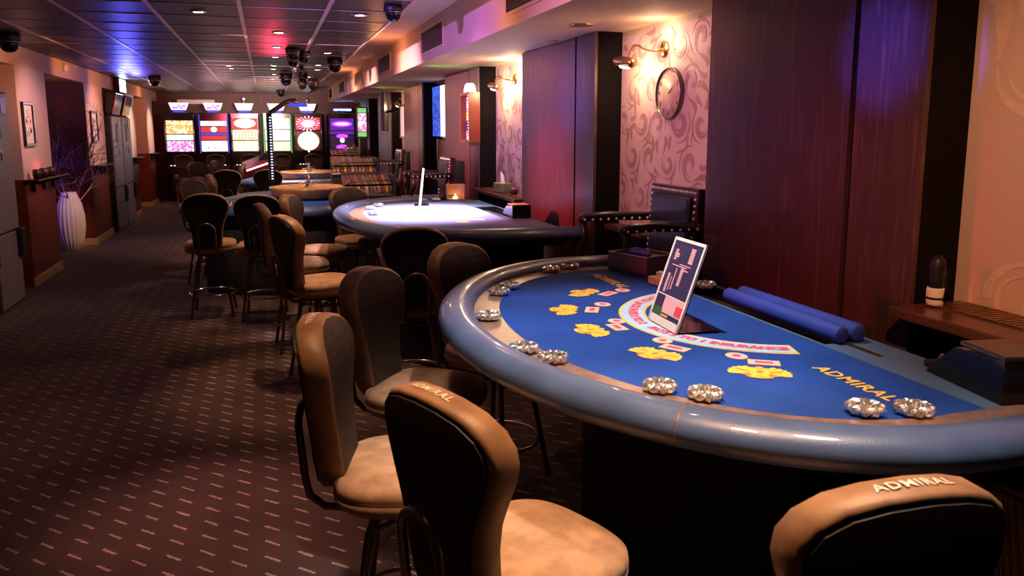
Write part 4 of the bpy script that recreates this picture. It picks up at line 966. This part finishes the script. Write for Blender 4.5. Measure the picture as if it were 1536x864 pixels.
# ------------------------------------------------------------------ slot machines
def slot(x, y, lab, design, wd=.56):
    t = thing('slot_machine', lab, 'slot machine', (x, y, 0), 0, 'slot machines along the end wall'); h = wd / 2
    MB().box(-h - .04, h + .04, .0, .6, .0, 2.02, .012).build('cabinet', M_blackgloss, t)
    MB().box(-h - .04, h + .04, -.22, .0, .62, .82, .02).build('button_deck', M_black, t)
    MB().box(-h * .9, h * .9, -.018, 0, .1, .58, .006).build('belly_door', M_black, t)
    mb = MB()
    for k in range(7): mb.lathe([(0, .82), (.018, .82), (.018, .835), (0, .838)], 10, (-h * .75 + h * 1.5 * k / 6, -.10, 0))
    mb.build('buttons', [G_white if design != 3 else G_blue], t)
    for k, (z0, z1, m_) in enumerate(design['screens']): MB().box(-h, h, -.012, .002, z0, z1, .004).build('screen', m_, t)
    MB().box(.02, .16, -.013, 0, .93, .99).build('bill_slot', design.get('bill', G_blue), t)
    for s in (-1, 1): MB().tube([(s * (h + .025), -.008, 1.1), (s * (h + .025), -.008, 1.98)], .012, 8).build('side_light', design.get('side', M_chrome), t)
    if design.get('top', True):
        MB().prism([(-.15, 2.08), (.15, 2.08), (.21, 2.24), (-.21, 2.24)], 0, .12, f=lambda u, v, d: (u, .06 + d, v)).build('topper', design.get('topm', G_white), t)
        MB().prism([(-.13, 2.10), (.13, 2.10), (.16, 2.215), (-.16, 2.215)], 0, .01, f=lambda u, v, d: (u, .052 + d, v)).build('topper_face', design.get('topf', G_pink), t)
        MB().box(-.12, .12, .03, .2, 2.02, 2.08, .01).build('topper_base', G_blue, t)
    for f in design.get('extra', []): f(t)
    return t
def ellp(cx, cz, a, b, m_, name='screen_art', y=-.0165, n=28):
    return lambda t: MB().prism([(cx + a * math.cos(q), cz + b * math.sin(q)) for q in [2 * PI * k / n for k in range(n)]], 0, .003, f=lambda u, v, d: (u, y + d, v)).build(name, m_, t)
def bars(x0, x1, z0, z1, nx, nz, m_, sz=.016, name='screen_art'):
    def f(t):
        mb = MB()
        for i in range(nx):
            for j in range(nz):
                x = x0 + (x1 - x0) * (i + .5) / nx; z = z0 + (z1 - z0) * (j + .5) / nz; mb.box(x - sz, x + sz, -.0165, -.0115, z - sz * 1.3, z + sz * 1.3)
        mb.build(name, m_, t)
    return f
def rays(cx, cz, r0, r1, n, m_):
    def f(t):
        mb = MB()
        for k in range(n):
            a = 2 * PI * k / n; b_ = 2 * PI * (k + .45) / n
            q = [(cx + r * math.cos(c_) * 1.15, -.0155, cz + r * math.sin(c_) * .75) for r, c_ in ((r0, a), (r1, a), (r1, b_), (r0, b_))]
            mb.add(q, [[0, 1, 2, 3]])
        mb.build('screen_rays', m_, t, fix=False)
    return f
D = [
 dict(screens=[(1.14, 1.38, G_pink), (1.40, 1.52, G_white), (1.54, 1.84, G_warm)], extra=[bars(-.2, .2, 1.18, 1.34, 6, 3, G_purple, .010), ellp(0, 1.70, .10, .06, G_orange)], bill=G_white),
 dict(screens=[(1.14, 1.38, G_white), (1.40, 1.50, G_red), (1.51, 1.56, G_blue), (1.57, 1.70, G_red), (1.72, 1.83, G_white)], extra=[ellp(0, 1.64, .07, .06, G_white), bars(-.2, .2, 1.16, 1.26, 3, 1, G_pink, .02)], bill=G_blue, side=G_blue),
 dict(screens=[(1.14, 1.38, G_cream), (1.40, 1.63, G_cream), (1.65, 1.90, G_red)], extra=[ellp(0, 1.78, .24, .11, G_white), bars(-.25, .25, 1.42, 1.60, 7, 3, M_black, .008), bars(-.23, .23, 1.16, 1.34, 5, 2, G_white, .03)], topf=G_white),
 dict(screens=[(1.14, 1.36, G_cream), (1.38, 1.63, G_green), (1.65, 1.90, G_white)], extra=[bars(-.2, .2, 1.42, 1.6, 4, 2, G_white, .03)], side=G_greenS, topf=G_white),
 dict(screens=[(1.14, 1.60, M_redmach), (1.63, 1.92, G_red)], extra=[ellp(0, 1.37, .25, .225, G_cream), ellp(0, 1.37, .20, .18, G_white, y=-.019), bars(-.22, .22, 1.11, 1.15, 1, 1, G_white, .02), rays(0, 1.775, .10, .24, 18, G_pink), ellp(0, 1.775, .15, .085, G_white, y=-.018)], topf=G_white),
 dict(screens=[(1.14, 1.50, G_dark), (1.52, 1.60, G_purpled), (1.62, 1.90, G_purpled)], extra=[ellp(0, 1.77, .24, .07, G_purple), ellp(0, 1.77, .17, .03, G_white, y=-.019), ellp(0, 1.38, .055, .06, G_white), ellp(0, 1.48, .14, .05, G_purple), ellp(0, 1.22, .15, .06, G_purple), bars(-.2, .2, 1.15, 1.17, 5, 1, G_white, .012)], side=M_steel, top=False)]
XS = [-1.86, -1.13, -.45, .27, .97, 1.76]
LB = ['leftmost slot machine, yellow reels above pink symbols', 'second slot machine from the left, red and blue panels', 'third slot machine from the left, pale dotted panel under a white oval', 'fourth slot machine, all-white screens behind the dotted light post', 'fifth slot machine with a big bright disc and pink rays above', 'purple slot machine at the right end of the end wall']
for x, d, l in zip(XS, D, LB): slot(x, 19.35, l, d)
# blue lit sign above the purple machine
t = thing('lit_sign', 'small blue-white lit sign above the purple slot machine', 'sign', (1.80, 19.38, 2.02))
MB().box(-.22, .22, .1, .2, .06, .13, .02).build('sign_body', G_blue, t); MB().box(-.20, .20, .095, .1, .075, .10).build('sign_light', G_bluew, t); MB().box(-.02, .02, .12, .16, 0, .06).build('stalk', M_chrome, t)
for x, lab in ((-.45, 'round white bulb on a stalk above the third slot machine'), (.97, 'thin stalk lamp above the slot machine with the bright disc')):
    t = thing('beacon_lamp', lab, 'lamp', (x, 19.5, 2.24)); MB().tube([(0, 0, 0), (0, 0, .08)], .008, 8).build('stalk', M_chrome, t); MB().sphere((0, 0, .10), .03, 14, 10).build('bulb', G_white if x < 0 else M_chrome, t)

# ------------------------------------------------------------------ lights
def spot(loc, to, col_, W, ang=60, blend=.6, r=.03):
    d = bpy.data.lights.new('spot', 'SPOT'); d.color = col_; d.energy = W; d.spot_size = R(ang); d.spot_blend = blend; d.shadow_soft_size = r
    o = bpy.data.objects.new('spot_lamp', d); col.objects.link(o); o.location = loc
    o.rotation_euler = (Vector(to) - Vector(loc)).to_track_quat('-Z', 'Y').to_euler(); return o
def point(loc, col_, W, r=.03):
    d = bpy.data.lights.new('lamp', 'POINT'); d.specular_factor = .15; d.color = col_; d.energy = W; d.shadow_soft_size = r
    o = bpy.data.objects.new('point_lamp', d); col.objects.link(o); o.location = loc; return o
WARM = (1, .54, .27); WH = (1, .86, .76); BLUE = (.10, .10, 1.0); PURP = (.55, .18, 1.0); RED = (1, .04, .10); PINK = (1, .30, .42); GRN = (.05, 1, .12)
def down(x, y, W, c_=WARM, ang=75, tx=0, ty=0): return spot((x, y, 2.47), (x + tx, y + ty, 0), c_, W, ang, .7)
# over the nearest table and the foreground stools
spot((.70, 1.35, 2.47), (.70, 1.35, 0), WARM, 190, 66, .7, .10); spot((1.2, 1.15, 2.47), (1.2, 1.25, 0), (1, .74, .58), 130, 60, .8, .16); spot((.35, 2.45, 2.47), (.55, 2.45, .9), (1, .7, .52), 70, 40, .9, .12); down(.12, 2.0, 80, WARM, 52); down(1.10, 2.3, 170, WH, 66, .05, .1); down(.72, 3.6, 22, WARM, 60); down(1.55, 1.0, 60, WARM, 60)
spot((-.28, 3.35, 2.47), (-.28, 3.35, 0), (1, .44, .32), 200, 38, 1.0); down(-.3, 3.6, 12, (1, .46, .34), 76); down(.22, 5.1, 140, WARM, 50); down(-.43, 1.2, 5, (1, .5, .4), 70)
# second table and beyond
down(-1.3, 4.6, 26, (1, .48, .42), 70); down(-1.3, 8.0, 26, (.9, .55, .60), 70); down(-1.2, 12.0, 30, (.9, .55, .60), 70)
spot((1.15, 6.3, 2.47), (1.25, 6.4, 0), (1, .72, .80), 1000, 64, .8, .12); down(1.15, 6.5, 300, (1, .84, .86), 50, .1, 0); down(.71, 6.12, 60); down(-.35, 6.9, 40, WARM, 50); down(.15, 7.2, 70, WARM, 55)
for y in (8.72, 9.91, 11.25, 12.5, 14.2): down(.15, y, 75, (1, .66, .45))
for y in (9.22, 10.96, 13.49): down(.71, y, 80)
down(1.0, 7.9, 220, WARM, 40); spot((.9, 8.6, 2.45), (1.1, 10.3, 1.1), WARM, 160, 40, .8); spot((1.1, 11.8, 2.45), (1.3, 13.8, 1.1), WARM, 160, 40, .8); spot((-.2, 5.6, 2.45), (0, 7.9, .9), (1, .70, .6), 220, 26, .8); down(-.43, 11.7, 50); down(.5, 15.5, 30); down(.3, 12.2, 420, (1, .75, .75), 50)
# coloured stage lights, with added uplights among them
spot((-2.2, 14.9, 2.30), (0, 15.1, 2.52), BLUE, 70, 70, .8)
spot((-2.0, 14.4, 2.25), (-1.8, 14.1, 2.5), BLUE, 40, 120, 1, .05); spot((-2.1, 14.2, 2.0), (-1.7, 12.6, 2.5), BLUE, 90, 60, 1)
spot((-1.9, 2.6, 2.42), (2.14, 2.37, 1.93), (.12, .08, 1), 1700, 7.5, 1.0)
spot((-1.9, 1.0, 2.42), (2.14, 2.75, 1.85), (.8, .08, .6), 110, 16, 1.0)
spot((-1.6, 3.2, 2.2), (2.14, 2.72, 1.25), (1, .03, .08), 190, 26, 1.0)
spot((-1.5, 3.2, 2.35), (1.6, 6.6, 2.45), PURP, 800, 38, .9)
spot((-1.8, 5.2, 2.40), (2.14, 5.35, 1.90), (.22, .12, 1), 1500, 12, 1.0)
spot((-1.6, 4.6, 2.40), (2.14, 5.9, 1.75), (.9, .18, .85), 750, 20, 1.0)
spot((-1.8, 6.5, 2.2), (2.14, 5.8, 1.1), (1, .04, .08), 1500, 22, 1.0)
spot((-.6, 3.0, 2.40), (2.34, 4.2, 1.75), (1, .34, .50), 230, 40, .9)
spot((-.9, 2.4, 2.40), (2.34, 4.6, 2.25), (.5, .2, 1), 130, 22, .9)
spot((-.8, 7.5, 2.40), (2.14, 8.9, 1.85), (1, .46, .56), 1100, 40, .9)
spot((-.8, 7.0, 2.40), (2.14, 9.0, 1.25), (1, .06, .12), 500, 26, .9)
spot((-.8, 10.8, 2.40), (2.14, 12.0, 1.75), (1, .50, .5), 1200, 40, .9)
spot((-.4, 13.4, 2.40), (2.14, 15.0, 1.6), (1, .42, .45), 260, 50, .9)
spot((1.45, 8.1, 2.05), (1.95, 8.15, 2.30), GRN, 9, 70, 1)
spot((1.5, 12.6, 2.05), (1.95, 12.6, 2.30), GRN, 9, 70, 1)
spot((-1.2, 10, 2.0), (-1.9, 18, 2.5), RED, 240, 34, 1)
spot((0.2, 11.2, 1.9), (-.35, 7.0, 2.5), RED, 60, 40, 1)
spot((-.6, 8.5, 2.0), (-.2, 15, 2.52), (1, .42, .46), 900, 26, 1); spot((.2, 12, 2.1), (.0, 18.5, 2.52), (1, .66, .64), 1100, 30, 1)  # added uplights in open air, lift the far ceiling, no fitting
spot((-.2, 3, 1.5), (.1, 6.0, 2.5), (1, .5, .45), 50, 40, 1)  # added uplight hung mid-room to brighten the nearer ceiling
spot((.2, 14, 2.2), (-.2, 20.2, 1.9), (1, .34, .13), 200, 90, .9)
spot((-2.2, 4.5, 1.6), (-1.9, 6.2, 2.5), BLUE, 18, 50, 1)
# warm wash on plaster
point((1.2, 5.0, 2.28), (1, .36, .12), 4.5, .08); point((1.25, 9, 2.3), (1, .36, .14), 9, .08); point((1.25, 14, 2.3), (1, .36, .18), 14, .08)
# right bay beside the camera, wall lamps
spot((.9, .9, 2.40), (2.34, 1.7, 1.4), (1, .42, .18), 110, 60, .8)
for y, W in ((4.72, 6), (7.72, 12), (13.7, 8)): point((2.20, y - .10, 2.02), (1, .62, .33), W, .02)
for y, W in ((4.30, 3.2), (7.15, 14)): point((2.24, y, 2.17), (1, .66, .36), W, .02)
# left side
spot((-1.2, 9.0, 2.4), (-2.4, 9.7, 1.6), (1, .46, .44), 100, 60, .9); spot((-1.2, 12.4, 2.4), (-2.4, 13.0, 1.6), (1, .46, .44), 110, 60, .9)
spot((-1.4, 16, 2.4), (-2.4, 16.2, 1.7), (1, .62, .5), 130, 50, .9); spot((-1.4, 18.5, 2.4), (-2.4, 18.8, 1.6), (1, .6, .45), 130, 50, .9)
spot((-1.3, 10.6, 2.35), (-2.5, 11.9, .5), (1, .52, .32), 130, 20, .8); spot((-3.0, 10.8, 2.1), (-2.75, 12.3, .6), (.25, .12, 1), 50, 50, 1)
spot((-2.0, 10.6, 2.3), (-2.9, 12.4, 1.8), (.35, .08, .8), 14, 50, 1)
spot((-1.0, 7.5, 2.4), (-2.3, 8.5, 1.4), (1, .60, .50), 24, 60, .9); spot((-1.2, 13.0, 2.4), (-2.3, 14.5, 1.4), (1, .66, .62), 60, 50, .9); spot((-1.5, 10.0, 1.5), (-2.4, 9.7, 1.15), RED, 40, 26, 1)
spot((-1.2, 10.6, 2.1), (-2.4, 11.4, 2.38), (1, .34, .10), 60, 70, 1); spot((-1.2, 8.2, 2.1), (-2.4, 9.0, 2.38), (1, .34, .10), 40, 70, 1); spot((-1.2, 12.6, 2.1), (-2.4, 13.3, 2.38), (1, .34, .10), 50, 60, 1); point((-2.1, 17.5, 2.3), (1, .38, .16), 5.0, .06)
# faint general glow of the hall
w_ = bpy.data.worlds.new('hall'); scn.world = w_; w_.use_nodes = True
w_.node_tree.nodes['Background'].inputs[0].default_value = (.03, .022, .028, 1); w_.node_tree.nodes['Background'].inputs[1].default_value = .12
point((-.8, 16.0, 2.0), (1, .5, .5), 8.0, .3)

# ------------------------------------------------------------------ camera
cam = bpy.data.cameras.new('camera'); co = bpy.data.objects.new('camera', cam); col.objects.link(co)
co.location = (0, 0, 1.65); P_, A_ = math.atan(176.5 / 1170), math.atan(370 / math.hypot(1170, 176.5))
co.rotation_euler = (PI / 2 - P_, 0, -A_)
cam.sensor_width = 36; cam.lens = 36 * 1170 / 1536; cam.shift_y = -62 / 1536
cam.dof.use_dof = True; cam.dof.focus_distance = 4.2; cam.dof.aperture_fstop = 7.5
cam.clip_start = .05
scn.camera = co
vs_ = scn.view_settings; vs_.view_transform = 'Standard'; vs_.look = 'None'; vs_.exposure = 0; vs_.gamma = 1; vs_.use_curve_mapping = False
